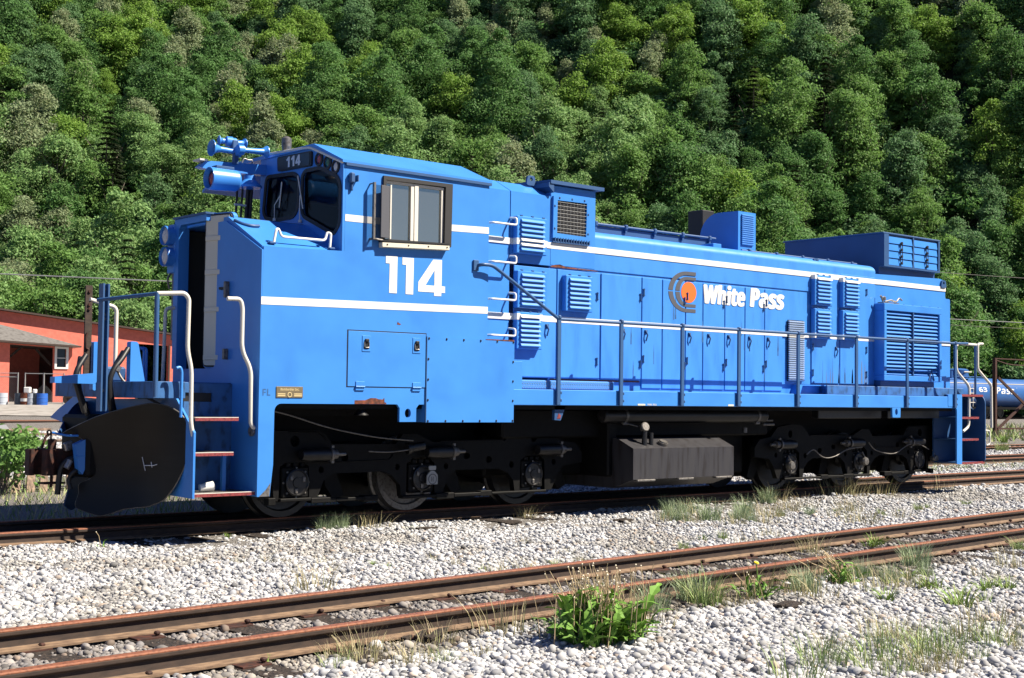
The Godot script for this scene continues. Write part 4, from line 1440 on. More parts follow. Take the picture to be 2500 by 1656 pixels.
func build_truck(t: Node3D, X: Callable):
	# X maps the front truck's distances to this truck's
	var flip: bool = X.call(1.0) > X.call(2.0)
	var PX := func(a: Array) -> PackedVector2Array:
		var p := PackedVector2Array()
		for i in range(0, a.size(), 2):
			p.append(Vector2(X.call(a[i]), a[i + 1]))
		return p
	var outline := [6.56, 0.40, 6.56, 0.845, 7.13, 0.84, 7.2, 0.80, 7.27, 0.71, 8.03, 0.70, 8.12, 0.80, 8.3, 0.80, 8.5, 0.715, 9.47, 0.715, 9.63, 0.86, 9.85, 0.875, 10.15, 0.84, 10.3, 0.71, 10.52, 0.68, 10.62, 0.58, 10.62, 0.46, 10.33, 0.43, 10.24, 0.33, 10.16, 0.17, 10.06, 0.17, 10.05, 0.50, 9.98, 0.55, 9.78, 0.55, 9.70, 0.50, 9.69, 0.17, 9.62, 0.17, 9.60, 0.29, 9.52, 0.37, 9.40, 0.418, 8.80, 0.42, 8.70, 0.35, 8.63, 0.18, 8.53, 0.17, 8.52, 0.5, 8.45, 0.56, 8.25, 0.56, 8.17, 0.5, 8.165, 0.17, 8.105, 0.17, 8.09, 0.29, 7.98, 0.39, 7.87, 0.43, 7.30, 0.425, 7.18, 0.36, 7.11, 0.20, 7.02, 0.17, 7.01, 0.5, 6.95, 0.54, 6.75, 0.54, 6.69, 0.5, 6.68, 0.17, 6.63, 0.2, 6.61, 0.4]
	var holes := []
	for h in [[6.85, 0.743, 0.05, 0.055], [7.42, 0.575, 0.042, 0.038], [7.15, 0.465, 0.03, 0.034], [8.055, 0.47, 0.028, 0.033], [8.675, 0.465, 0.03, 0.034], [8.95, 0.565, 0.045, 0.034], [9.252, 0.52, 0.045, 0.037], [9.572, 0.46, 0.032, 0.037], [9.89, 0.746, 0.042, 0.05], [10.19, 0.475, 0.03, 0.034]]:
		holes.append(ring(X.call(h[0]), h[1], h[2], h[3], 12))
	for s in [1.0, -1.0]:
		var b := B.new()
		b.prism(PX.call(outline), 2, s * 0.74, s * 0.81, holes if s > 0.0 else [])
		var fr := part(t, "truck_frame", b, M.under)
		if s < 0.0:
			continue
		b = B.new()
		for bb in [[6.68, 7.02, 0.175, 0.205], [6.55, 6.63, 0.147, 0.215], [7.02, 7.3, 0.15, 0.2], [7.3, 7.64, 0.155, 0.19], [7.62, 7.80, 0.14, 0.2], [8.1, 8.53, 0.15, 0.18], [8.53, 8.76, 0.13, 0.19], [8.76, 9.12, 0.145, 0.18], [9.11, 9.27, 0.138, 0.195], [9.27, 10.05, 0.15, 0.175]]:
			b.bx(X.call(bb[0]), X.call(bb[1]), bb[2], bb[3], 0.76, 0.85, 0.006)
		part(fr, "pedestal_tie_bar", b, M.under)
		b = B.new()
		b.tube([V(X.call(7.05), 0.54, 0.815), V(X.call(7.3), 0.535, 0.815), V(X.call(7.95), 0.545, 0.815), V(X.call(8.0), 0.6, 0.815)], 0.007, 5)
		b.tube([V(X.call(8.6), 0.722, 0.80), V(X.call(9.46), 0.724, 0.80)], 0.012, 5)
		b.tube(bend([V(X.call(6.78), 0.83, 0.81), V(X.call(7.12), 0.83, 0.81), V(X.call(7.2), 0.75, 0.81)], 0.05), 0.008, 5)
		part(fr, "frame_rib", b, M.under)
	var n := 0
	for ax in [6.877, 8.367, 9.885]:
		var x: float = X.call(ax)
		# journal box
		var b := B.new()
		b.bx(x - 0.155, x + 0.155, 0.2, 0.50, 0.72, 0.80, 0.015)
		var jb := part(t, "journal_box", b, M.under)
		b = B.new()
		b.lathe(V(x, 0.35, 0.80), Vector3.BACK, [Vector2(0, 0.128), Vector2(0.03, 0.128), Vector2(0.035, 0.118), Vector2(0.02, 0.108), Vector2(0.02, 0.05), Vector2(0.03, 0.045), Vector2(0.03, 0.0)], 22)
		part(jb, "journal_cover", b, M.under_shine)
		b = B.new()
		for k in 3:
			var a := TAU * k / 3.0 + 0.4
			b.box(V(x + cos(a) * 0.08, 0.35 + sin(a) * 0.08, 0.825), V(0.03, 0.05, 0.02), 0.006)
		for k in 8:
			var a := TAU * k / 8.0
			b.box(V(x + cos(a) * 0.14, 0.35 + sin(a) * 0.14, 0.803), V(0.02, 0.02, 0.014), 0.004)
		part(jb, "cover_bolts", b, M.worn_steel)
		# coil springs over the box
		b = B.new()
		for k in 3:
			b.box(V(x - 0.08 + k * 0.08, 0.52, 0.77), V(0.05, 0.05, 0.05), 0.01)
		part(jb, "spring_seat", b, M.under)
		# wheels and axle
		for s in [1.0, -1.0]:
			b = B.new()
			b.lathe(V(x, 0.375, 0.44 * s), V(0, 0, s), [Vector2(-0.03, 0.0), Vector2(-0.03, 0.40), Vector2(0.0, 0.402), Vector2(0.012, 0.38), Vector2(0.10, 0.372), Vector2(0.10, 0.315), Vector2(0.075, 0.30), Vector2(0.065, 0.12), Vector2(0.11, 0.10), Vector2(0.11, 0.0)], 40)
			part(t, "wheel", b, M.worn_steel if (n == 1 and not flip and s > 0.0) else M.under_shine)
		b = B.new()
		b.tube([V(x, 0.375, -0.6), V(x, 0.375, 0.72)], 0.07, 12)
		part(t, "axle", b, M.under)
		# traction motor and brake shoe
		b = B.new()
		b.bx(x + 0.14 if not flip else x - 0.75, x + 0.75 if not flip else x - 0.14, 0.18, 0.62, -0.38, 0.38, 0.06)
		part(t, "traction_motor", b, M.under)
		var bx0: float = X.call(ax + 0.40)
		b = B.new()
		b.prism(PX.call([ax + 0.42, 0.62, ax + 0.5, 0.62, ax + 0.66, 0.2, ax + 0.55, 0.15, ax + 0.44, 0.3]), 2, 0.52, 0.62)
		part(t, "brake_hanger", b, M.under)
		# brake cylinder with its clamp and push rod
		var c0: float = X.call(ax + 0.10)
		var c1: float = X.call(ax + 0.34)
		b = B.new()
		b.lathe(V(c0, 0.615, 0.88), V(c1 - c0, 0, 0), [Vector2(-0.10, 0.0), Vector2(-0.1, 0.05), Vector2(-0.02, 0.062), Vector2(0.0, 0.064), Vector2(0.24, 0.064), Vector2(0.24, 0.0)], 18)
		var cy := part(t, "brake_cylinder", b, M.under_shine)
		b = B.new()
		b.lathe(V(c1, 0.615, 0.88), V(c1 - c0, 0, 0), [Vector2(-0.03, 0.064), Vector2(-0.03, 0.072), Vector2(0.0, 0.072), Vector2(0.0, 0.05), Vector2(0.06, 0.045), Vector2(0.06, 0.02), Vector2(0.16, 0.018), Vector2(0.16, 0.0)], 14)
		b.box(V(c1, 0.545, 0.90), V(0.03, 0.03, 0.03), 0.005)
		b.box(V(c1, 0.69, 0.90), V(0.03, 0.03, 0.03), 0.005)
		part(cy, "cylinder_clamp", b, M.worn_steel)
		n += 1
	# frame cross members
	var b2 := B.new()
	for x in [7.62, 9.1]:
		b2.bx(X.call(x) - 0.2, X.call(x) + 0.2, 0.45, 0.72, -0.74, 0.74, 0.02)
	b2.bx(X.call(7.0), X.call(9.9), 0.6, 0.98, -0.38, 0.38, 0.02)
	b2.bx(X.call(6.6), X.call(10.5), 0.5, 0.95, -0.34, 0.30, 0.02)
	part(t, "truck_bolster", b2, M.under)

func build_under(t: Node3D):
	build_truck(t, func(x): return x)
	build_truck(t, func(x): return 24.3 - x)
	var b := B.new()
	# hanging cable from the front leg and the speed recorder
	b.tube(bend([V(6.3, 1.05, 1.2), V(6.6, 1.0, 1.1), V(7.1, 0.87, 1.0), V(7.7, 0.77, 0.98), V(8.12, 0.74, 0.98)], 0.3), 0.008, 6)
	part(t, "hanging_cable", b, M.worn_steel)
	b = B.new()
	b.tube(bend([V(7.6, 0.64, 0.95), V(7.85, 0.625, 0.95), V(8.1, 0.65, 0.96)], 0.12), 0.007, 5)
	part(t, "hanging_cable", b, M.worn_steel)
	b = B.new()
	b.lathe(V(8.11, 0.66, 0.92), V(0.9, 0.15, 0.2), [Vector2(-0.02, 0.0), Vector2(-0.02, 0.06), Vector2(0.0, 0.062), Vector2(0.05, 0.045), Vector2(0.17, 0.042), Vector2(0.17, 0.03), Vector2(0.1, 0.0)], 18)
	part(t, "sand_pipe_cap", b, M.under_shine)
	b = B.new()
	b.prism(rounded(poly([8.378, 0.285, 8.515, 0.285, 8.515, 0.38, 8.47, 0.425, 8.425, 0.425, 8.378, 0.38]), 0.012), 2, 0.865, 0.88)
	b.prism(rounded(poly([8.405, 0.432, 8.49, 0.432, 8.492, 0.475, 8.403, 0.475]), 0.01), 2, 0.865, 0.88)
	var tagp := part(t, "roller_bearing_tag", b, M.galvanized)
	b = B.new()
	b.lathe(V(8.447, 0.34, 0.88), Vector3.BACK, [Vector2(0, 0.055), Vector2(0.003, 0.055), Vector2(0.003, 0.046)], 18)
	b.bx(8.43, 8.436, 0.315, 0.365, 0.88, 0.883)
	b.bx(8.452, 8.458, 0.315, 0.365, 0.88, 0.883)
	b.bx(8.43, 8.458, 0.338, 0.343, 0.88, 0.883)
	part(tagp, "tag_emblem", b, M.logo_gray)
	# bell shaped lamp under the sill
	b = B.new()
	b.lathe(V(7.3, 1.08, 1.25), Vector3.DOWN, [Vector2(0.0, 0.0), Vector2(0.0, 0.02), Vector2(0.03, 0.03), Vector2(0.08, 0.075), Vector2(0.085, 0.0)], 16)
	part(t, "step_light", b, M.under_shine)
	# fuel tank with its chamfered edges, filler, gauge and clips
	b = B.new()
	b.prism(poly([1.33, 0.282, 1.33, 0.628, 1.08, 0.735, -1.08, 0.735, -1.33, 0.628, -1.33, 0.282, -1.0, 0.17, 1.0, 0.17]), 0, 10.92, 12.645)
	var tk := part(t, "fuel_tank", b, M.tank_black)
	b = B.new()
	for x in [[10.97, 11.26], [11.65, 11.91], [12.30, 12.59]]:
		b.bx(x[0], x[1], 0.258, 0.28, 1.29, 1.355, 0.004)
	part(tk, "tank_rail", b, M.worn_steel)
	b = B.new()
	b.lathe(V(11.48, 0.665, 1.25), V(0, 1, 0.43), [Vector2(-0.02, 0.06), Vector2(0.03, 0.06), Vector2(0.03, 0.052), Vector2(0.045, 0.048), Vector2(0.045, 0.0)], 18)
	part(tk, "filler_cap", b, M.worn_steel)
	b = B.new()
	b.tube([V(11.19, 0.64, 1.24), V(11.19, 0.85, 1.24)], 0.03, 10)
	b.tube([V(11.30, 0.66, 1.24), V(11.30, 0.80, 1.24)], 0.026, 10)
	part(tk, "filler_neck", b, M.under_shine)
	b = B.new()
	b.lathe(V(11.19, 0.865, 1.24), V(-0.2, 0.3, 1), [Vector2(-0.03, 0.0), Vector2(-0.03, 0.05), Vector2(0.02, 0.055), Vector2(0.03, 0.045), Vector2(0.03, 0.0)], 16)
	part(tk, "sight_gauge", b, M.worn_steel)
	b = B.new()
	b.bx(9.4, 11.02, 0.3, 1.05, -0.9, 0.55, 0.03)
	b.bx(10.85, 11.0, 0.3, 1.0, 0.5, 1.0, 0.02)
	b.bx(9.4, 13.9, 0.74, 1.06, -0.85, 0.85, 0.02)
	b.bx(12.82, 13.7, 0.25, 0.9, -0.9, 0.6, 0.02)
	part(t, "equipment_box", b, M.under)
	# air reservoir
	b = B.new()
	b.tube([V(10.75, 0.99, 1.02), V(13.58, 0.99, 1.02)], 0.085, 20)
	b.lathe(V(13.58, 0.99, 1.02), Vector3.RIGHT, [Vector2(0, 0.085), Vector2(0.03, 0.07), Vector2(0.045, 0.0)], 20)
	b.lathe(V(10.75, 0.99, 1.02), Vector3.LEFT, [Vector2(0, 0.085), Vector2(0.03, 0.07), Vector2(0.045, 0.0)], 20)
	var res := part(t, "air_reservoir", b, M.under_shine)
	b = B.new()
	for x in [11.04, 13.4]:
		b.lathe(V(x, 0.99, 1.02), Vector3.RIGHT, [Vector2(0, 0.086), Vector2(0, 0.09), Vector2(0.04, 0.09), Vector2(0.04, 0.086)], 20)
		b.box(V(x + 0.02, 0.9, 1.06), V(0.07, 0.03, 0.03), 0.004)
	b.tube([V(11.06, 0.9, 1.1), V(11.2, 0.87, 1.12)], 0.008, 5)
	part(res, "reservoir_strap", b, M.worn_steel)
	b = B.new()
	b.prism(poly([9.75, 1.10, 9.905, 1.10, 9.87, 1.02, 9.835, 0.945, 9.745, 0.95]), 2, 1.26, 1.3)
	var hp := part(t, "jack_pad", b, M.blue_dark)
	b = B.new()
	b.prism(poly([9.78, 0.965, 9.80, 1.02, 9.835, 1.0, 9.825, 0.965]), 2, 1.3, 1.304)
	part(hp, "red_mark", b, M.red_edge)
	# generator lamps and wires of the rear truck
	b = B.new()
	b.tube(bend([V(14.6, 0.48, 0.93), V(14.75, 0.56, 0.93), V(14.95, 0.42, 0.93), V(15.2, 0.43, 0.93), V(15.5, 0.54, 0.93), V(15.85, 0.56, 0.93)], 0.12), 0.008, 5)
	b.tube(bend([V(16.0, 0.62, 0.93), V(16.12, 0.52, 0.93), V(16.4, 0.46, 0.93), V(16.65, 0.45, 0.93), V(16.95, 0.58, 0.93), V(17.2, 0.6, 0.93), V(17.5, 0.5, 0.93)], 0.12), 0.008, 5)
	part(t, "hanging_cable", b, M.worn_steel)
	for q in [[14.33, 0.34, 0.0], [15.97, 0.36, 0.0], [17.72, 0.36, 0.0]]:
		b = B.new()
		b.lathe(V(q[0], q[1], 0.84), Vector3.BACK, [Vector2(0, 0.055), Vector2(0.05, 0.06), Vector2(0.08, 0.05), Vector2(0.085, 0.0)], 16)
		b.tube([V(q[0] - 0.05, q[1] + 0.13, 0.88), V(q[0] - 0.02, q[1] + 0.06, 0.9)], 0.008, 5)
		part(t, "axle_generator", b, M.worn_steel)
	b = B.new()
	b.tube([V(13.5, 0.93, 1.0), V(13.8, 0.93, 1.0)], 0.012, 6)
	b.tube([V(13.6, 0.88, 1.0), V(13.82, 0.88, 1.0)], 0.018, 6)
	b.tube([V(13.25, 0.78, 1.0), V(13.25, 0.84, 1.0)], 0.03, 8)
	part(t, "brake_pipe", b, M.worn_steel)

func build_rails(t: Node3D):
	var b: B
	# grab irons on the cabinet side
	var gi := B.new()
	gi.tube(bend([V(9.06, 0.0, HZ), V(9.06, 0.0, HZ + 0.11), V(9.385, 0.0, HZ + 0.11), V(9.385, 0.075, HZ + 0.11), V(9.385, 0.085, HZ)], 0.025), 0.0115, 8)
	for i in gi.v.size():
		gi.v[i] -= V(9.22, 0, HZ)
	var gm := gi.mesh()
	for y in [3.02, 2.61, 2.215, 1.835]:
		again(t, "grab_iron", gm, M.white, V(9.22, y, HZ))
	# walkway handrail with its stanchions
	var rz := CZ + 0.02
	handrail(t, "sloping_handrail", [V(8.60, 2.51, CZ), V(8.62, 2.52, CZ + 0.07), V(8.75, 2.52, CZ + 0.07), V(9.72, 2.02, rz)], 0.019, M.blue_rail, 0.1)
	b = B.new()
	b.box(V(8.58, 2.51, CZ + 0.01), V(0.07, 0.11, 0.02), 0.005)
	part(t, "handrail_foot", b, M.blue_rail)
	var xs := [9.72, 10.66, 11.66, 12.67, 13.82, 15.06, 16.24, 17.46]
	handrail(t, "walkway_handrail", [V(9.70, 2.02, rz), V(12.0, 2.028, rz), V(14.8, 2.033, rz), V(17.46, 2.035, rz), V(17.86, 2.05, rz - 0.04)], 0.017, M.blue_rail, 0.05)
	for x in xs:
		b = B.new()
		b.bx(x - 0.026, x + 0.026, 1.11, 2.025, rz - 0.012, rz + 0.014, 0.004)
		var st := part(t, "stanchion", b, M.blue_rail)
		b = B.new()
		b.box(V(x + 0.035, 1.16, rz), V(0.02, 0.03, 0.03), 0.005)
		b.box(V(x + 0.035, 1.24, rz), V(0.02, 0.03, 0.03), 0.005)
		b.box(V(x, 2.04, rz), V(0.05, 0.045, 0.05), 0.012)
		part(st, "stanchion_bolt", b, M.blue_dark)
	# small plates on the sill
	b = B.new()
	b.bx(10.95, 11.07, 1.112, 1.13, CZ, CZ + 0.003)
	b.bx(12.5, 12.6, 1.112, 1.132, CZ, CZ + 0.003)
	part(t, "sill_plate", b, M.cream)
	print_on(t, "stencil_lettering", "FUEL FILL", 0.0, 11.11, 11.26, 1.113, 1.132, CZ + 0.0015, 0.0, M.white)
	# ---- rear steps
	b = B.new()
	b.bx(17.67, 18.35, 1.18, 1.29, -1.2, 0.9, 0.004)
	part(t, "rear_platform", b, M.blue_dark)
	b = B.new()
	b.prism(rounded(poly([0.86, 0.32, CZ + 0.0, 0.32, CZ + 0.0, 1.22, CZ - 0.06, 1.31, 0.86, 1.31]), 0.05), 0, 18.30, 18.32, [ring(1.17, 1.18, 0.06, 0.09, 12)])
	part(t, "rear_step_plate", b, M.blue_dark)
	b = B.new()
	b.bx(17.67, 18.32, 0.32, 1.29, 0.88, 0.9)
	part(t, "rear_step_back", b, M.blue_dark)
	for s in [[17.675, 18.32, 0.325], [17.675, 18.16, 0.664], [17.675, 18.17, 0.98], [17.675, 18.29, 1.305]]:
		b = B.new()
		b.bx(s[0], s[1], s[2] - 0.018, s[2], 0.9, CZ - 0.03, 0.003)
		var st := part(t, "step_tread", b, M.blue_dark)
		b = B.new()
		b.bx(s[0], s[1], s[2] - 0.028, s[2] + 0.003, CZ - 0.03, CZ - 0.022)
		part(st, "step_nosing", b, M.red_edge)
	handrail(t, "white_handrail", [V(18.2, 2.04, 1.28), V(17.67, 2.045, 1.3), V(17.617, 2.0, 1.3), V(17.617, 1.65, 1.3), V(17.965, 1.43, 1.3), V(17.955, 0.84, 1.3), V(17.80, 0.77, 1.3)], 0.02, M.silver, 0.07)
	handrail(t, "white_handrail", [V(18.34, 2.06, 1.3), V(18.2, 2.055, 1.3), V(18.2, 1.68, 1.3), V(18.578, 1.453, 1.3), V(18.59, 0.82, 1.3)], 0.02, M.silver, 0.05)
	handrail(t, "rail_post", [V(18.17, 2.05, 1.28), V(18.17, 1.31, 1.28)], 0.018, M.blue_rail)
	handrail(t, "grab_iron", [V(18.04, 2.29, 0.8), V(18.12, 2.29, 0.8), V(18.12, 1.75, 0.8), V(18.04, 1.75, 0.8)], 0.012, M.silver, 0.04)
	handrail(t, "cut_lever", [V(18.4, 0.79, 1.2), V(18.71, 0.77, 1.2), V(18.71, 0.57, 1.2), V(18.62, 0.555, 1.2)], 0.012, M.silver, 0.04)

# ---------------------------------------------------------------- setting
const FW := Vector3(0.652769, 0, -0.757556)   # into the yard, towards the hillside
const RT := Vector3(0.757556, 0, 0.652769)
const EYE := Vector3(0, 1.2, 11.9)
const GY := -0.135

func ground_y(u: float, w := -30.0) -> float:
	return GY + lerpf(0.62, 0.2, smoothstep(-12.0, 8.0, w)) * smoothstep(24.0, 80.0, u)

func yard(u: float, w: float, y := 0.0) -> Vector3:
	return Vector3(EYE.x, 0, EYE.z) + FW * u + RT * w + Vector3.UP * y

func hill_y(u: float, w: float) -> float:
	var d := u - 97.0 + 2.5 * sin(w * 0.09 + 1.0)
	if d <= 0.0:
		return ground_y(u, w) - 0.3
	return 0.4 + 0.86 * (1.0 + 0.009 * maxf(w, 0.0)) * (d - 7.0 + 7.0 * exp(-d / 7.0)) + 1.6 * sin(u * 0.13 + w * 0.07) * smoothstep(0.0, 20.0, d)

func grid(us: Array, ws: Array, f: Callable) -> B:
	var b := B.new()
	var nrm := func(u: float, w: float) -> Vector3:
		var e0: Vector3 = yard(u + 0.5, w, f.call(u + 0.5, w)) - yard(u - 0.5, w, f.call(u - 0.5, w))
		var e1: Vector3 = yard(u, w + 0.5, f.call(u, w + 0.5)) - yard(u, w - 0.5, f.call(u, w - 0.5))
		var k := e0.cross(e1).normalized()
		return k if k.y > 0.0 else -k
	for i in us.size() - 1:
		for j in ws.size() - 1:
			var q := []
			for s in [[i, j], [i, j + 1], [i + 1, j + 1], [i + 1, j]]:
				var u: float = us[s[0]]
				var w: float = ws[s[1]]
				q.append([yard(u, w, f.call(u, w)), nrm.call(u, w)])
			b.smooth(q[0][0], q[0][1], q[1][0], q[1][1], q[2][0], q[2][1])
			b.smooth(q[0][0], q[0][1], q[2][0], q[2][1], q[3][0], q[3][1])
	return b

func build_ground():
	var us := [-300.0, -80.0, -20.0, 0.0, 10.0, 20.0, 24.0, 30.0, 36.0, 42.0, 48.0, 54.0, 60.0, 66.0, 72.0, 78.0, 84.0, 92.0, 110.0, 300.0]
	var ws := [-400.0, -120.0, -60.0, -30.0, -15.0, -12.0, -8.0, -4.0, 0.0, 4.0, 8.0, 15.0, 30.0, 60.0, 120.0, 400.0]
	single("ground", grid(us, ws, func(u, w): return ground_y(u, w)), M.ground, "pale gravel ground of the railway yard", "ground", "", "structure")
	var u2 := []
	for i in 46:
		u2.append(62.0 + i * 4.0)
	var w2 := []
	for i in 66:
		w2.append(-130.0 + i * 4.0)
	single("hillside", grid(u2, w2, hill_y), M.hill, "steep wooded hillside rising behind the yard", "hillside", "", "structure")
	# pale apron in front of the red building, with its dark edge
	var b := B.new()
	for i in 6:
		var u0 := 52.0 + i * 5.4
		var u1 := u0 + 5.4
		b.quad(yard(u0, -46, ground_y(u0) + 0.03), yard(u0, -12, ground_y(u0) + 0.03), yard(u1, -12, ground_y(u1) + 0.03), yard(u1, -46, ground_y(u1) + 0.03), Vector3.UP)
	single("pavement", b, M.concrete, "pale bare pavement in front of the red building", "pavement", "", "structure")

var tie_rows := {}

# a railway track: rails, ties, spikes
func track(called: String, label: String, at: Vector3, dir: Vector3, s0: float, s1: float, tie0: float, tie1: float, spacing: float, spikes: bool, tie_y: float, rmat: Material, tmat: Material):
	var t := thing(called, at, label, "railway track")
	dir = dir.normalized()
	var side := Vector3(-dir.z, 0, dir.x)
	var bs := Basis(dir, Vector3.UP, side)
	var hh := 0.115
	for s in [1.0, -1.0]:
		var b := B.new()
		b.prism(rounded(poly([-0.055, -hh, 0.055, -hh, 0.055, -hh + 0.01, 0.012, -hh + 0.022, 0.007, -0.042, 0.031, -0.032, 0.031, -0.012, -0.031, -0.012, -0.031, -0.032, -0.007, -0.042, -0.012, -hh + 0.022, -0.055, -hh + 0.01]), 0.004, 2), 0, s0, s1)
		for i in b.v.size():
			b.v[i] = bs * (b.v[i] + V(0, 0, s * 0.489)) + at
		for i in b.n.size():
			b.n[i] = bs * b.n[i]
		var r := part(t, "rail", b, rmat)
		b = B.new()
		b.prism(rounded(poly([-0.031, -0.014, 0.031, -0.014, 0.031, -0.004, 0.022, 0.0, -0.022, 0.0, -0.031, -0.004]), 0.004, 2), 0, s0, s1)
		for i in b.v.size():
			b.v[i] = bs * (b.v[i] + V(0, 0, s * 0.489)) + at
		for i in b.n.size():
			b.n[i] = bs * b.n[i]
		part(r, "rail_head", b, M.rail_top)
		b = B.new()
		for e in [1.0, -1.0]:
			b.prism(poly([e * 0.0555, -hh + 0.001, e * 0.0555, -hh + 0.0115, e * 0.0125, -hh + 0.0235, e * 0.0125, -hh + 0.016]), 0, s0, s1)
		for i in b.v.size():
			b.v[i] = bs * (b.v[i] + V(0, 0, s * 0.489)) + at
		for i in b.n.size():
			b.n[i] = bs * b.n[i]
		part(r, "rail_foot", b, M.rail_foot)
	var ties := []
	tie_rows[called if used[called] == 1 else "second" if used[called] == 2 else "other"] = []
	var row: Array = tie_rows[called if used[called] == 1 else "second" if used[called] == 2 else "other"]
	for k in 3:
		var b := B.new()
		var L := 0.92 + 0.05 * k
		var o := PackedVector2Array()
		for e in [1.0, -1.0]:
			for j in 6:
				o.append(Vector2(e * (L + rng.randf_range(-0.05, 0.04)), e * (0.1 - j * 0.04)))
		b.prism(o, 1, -0.15, 0.0)
		b.swap()
		ties.append(b.mesh())
	var sp := B.new()
	sp.box(V(0, 0.012, 0), V(0.03, 0.02, 0.03), 0.006)
	sp.box(V(0, -0.02, 0), V(0.014, 0.06, 0.014))
	var spm := sp.mesh()
	var pt := B.new()
	pt.box(Vector3.ZERO, V(0.17, 0.012, 0.2), 0.002)
	var ptm := pt.mesh()
	var s := tie0
	while s < tie1:
		row.append(s)
		var p := at + dir * s + Vector3.UP * (tie_y + rng.randf_range(-0.008, 0.006)) + side * rng.randf_range(-0.06, 0.06)
		var tn := again(t, "tie", ties[rng.randi() % 3], tmat, p, bs * Basis(Vector3.UP, rng.randf_range(-0.05, 0.05)))
		if spikes:
			for r in [-0.489, 0.489]:
				for q in [-0.075, 0.075]:
					var so := MeshInstance3D.new()
					so.name = "spike"
					so.mesh = spm
					so.material_override = M.rust_dark
					tn.add_child(so, true)
					so.position = V(rng.randf_range(0.03, 0.06) * signf(q), -tie_y - hh + 0.008, r + q)
				var pl := MeshInstance3D.new()
				pl.name = "tie_plate"
				pl.mesh = ptm
				pl.material_override = M.rust_dark
				tn.add_child(pl, true)
				pl.position = V(0, 0.004, r)
		s += spacing * rng.randf_range(0.93, 1.07)

func build_tracks():
	var d1 := Vector3(0.9967, 0, -0.0813)
	track("railway_track", "rusty unused railway track in front of the locomotive, weeds between its rails", V(2.3, 0, 5.59), d1, -7.0, 50.0, -1.2, 19.0, 0.56, true, -0.122, M.rail_side, M.tie)
	track("railway_track", "railway track under the blue locomotive", V(8, 0, 0), Vector3.RIGHT, -20.0, 60.0, -5.5, 16.0, 0.57, false, -0.128, M.rail_side, M.tie)
	track("railway_track", "rusty railway track just behind the rear steps of the locomotive", V(14, 0, -4.0), Vector3(1, 0, 0.012), 0.0, 60.0, 4.0, 24.0, 0.6, false, -0.125, M.rail_side, M.tie)
	track("railway_track", "railway track third from the front at the right, with grass beside it", V(16, 0, -8.0), Vector3(1, 0, 0.02), 0.0, 60.0, 2.0, 30.0, 0.6, false, -0.125, M.rail_side, M.tie)
	track("railway_track", "distant railway track on which the blue tank car stands", V(17, 0.15, -34.0), Vector3(1, 0, -0.028), -60.0, 110.0, -8.0, 12.0, 0.6, false, -0.12, M.rail_side, M.tie)

func stone_mesh(seed_: int) -> ArrayMesh:
	var r := RandomNumberGenerator.new()
	r.seed = seed_
	var sm := SphereMesh.new()
	sm.radius = 1.0
	sm.height = 2.0
	sm.radial_segments = 9
	sm.rings = 4
	var arr := sm.get_mesh_arrays()
	var vs: PackedVector3Array = arr[Mesh.ARRAY_VERTEX]
	var ix: PackedInt32Array = arr[Mesh.ARRAY_INDEX]
	var f := FastNoiseLite.new()
	f.seed = seed_
	f.frequency = 0.7
	var cuts := []
	for k in 5:
		cuts.append([Vector3(r.randfn(), r.randfn(), r.randfn()).normalized(), r.randf_range(0.62, 0.9)])
	var moved := func(p: Vector3) -> Vector3:
		var q := p * (1.0 + 0.25 * f.get_noise_3dv(p))
		for c in cuts:
			var o: float = q.dot(c[0]) - c[1]
			if o > 0.0:
				q -= c[0] * o * 0.9
		return q * Vector3(1.0, 0.62, 0.78)
	var st := SurfaceTool.new()
	st.begin(Mesh.PRIMITIVE_TRIANGLES)
	st.set_smooth_group(0)
	for i in ix:
		st.set_color(Color(1, 1, 1))
		st.add_vertex(moved.call(vs[i]))
	st.generate_normals()
	st.index()
	return st.commit()

func rail_gap(p: Vector3) -> float:
	# distance to the nearest rail of the two near tracks
	var d1 := Vector3(0.9967, 0, -0.0813)
	var c := (p - V(2.3, 0, 5.59)).dot(Vector3(0.0813, 0, 0.9967))
	return minf(absf(absf(c) - 0.489), absf(absf(p.z) - 0.489))

func on_tie(p: Vector3) -> float:
	# 1 over a tie of the front track, 2 over the visible tie ends of the locomotive's track
	var q := p - V(2.3, 0, 5.59)
	if absf(q.dot(Vector3(0.0813, 0, 0.9967))) < 0.95:
		var s := q.dot(Vector3(0.9967, 0, -0.0813))
		for e in tie_rows["railway_track"]:
			if absf(e - s) < 0.105:
				return 1.0
	elif p.z > 0.5 and p.z < 0.95:
		for e in tie_rows["second"]:
			if absf(e + 8.0 - p.x) < 0.1:
				return 2.0
	return 0.0

func in_gauge(p: Vector3) -> bool:
	return absf((p - V(2.3, 0, 5.59)).dot(Vector3(0.0813, 0, 0.9967))) < 0.46

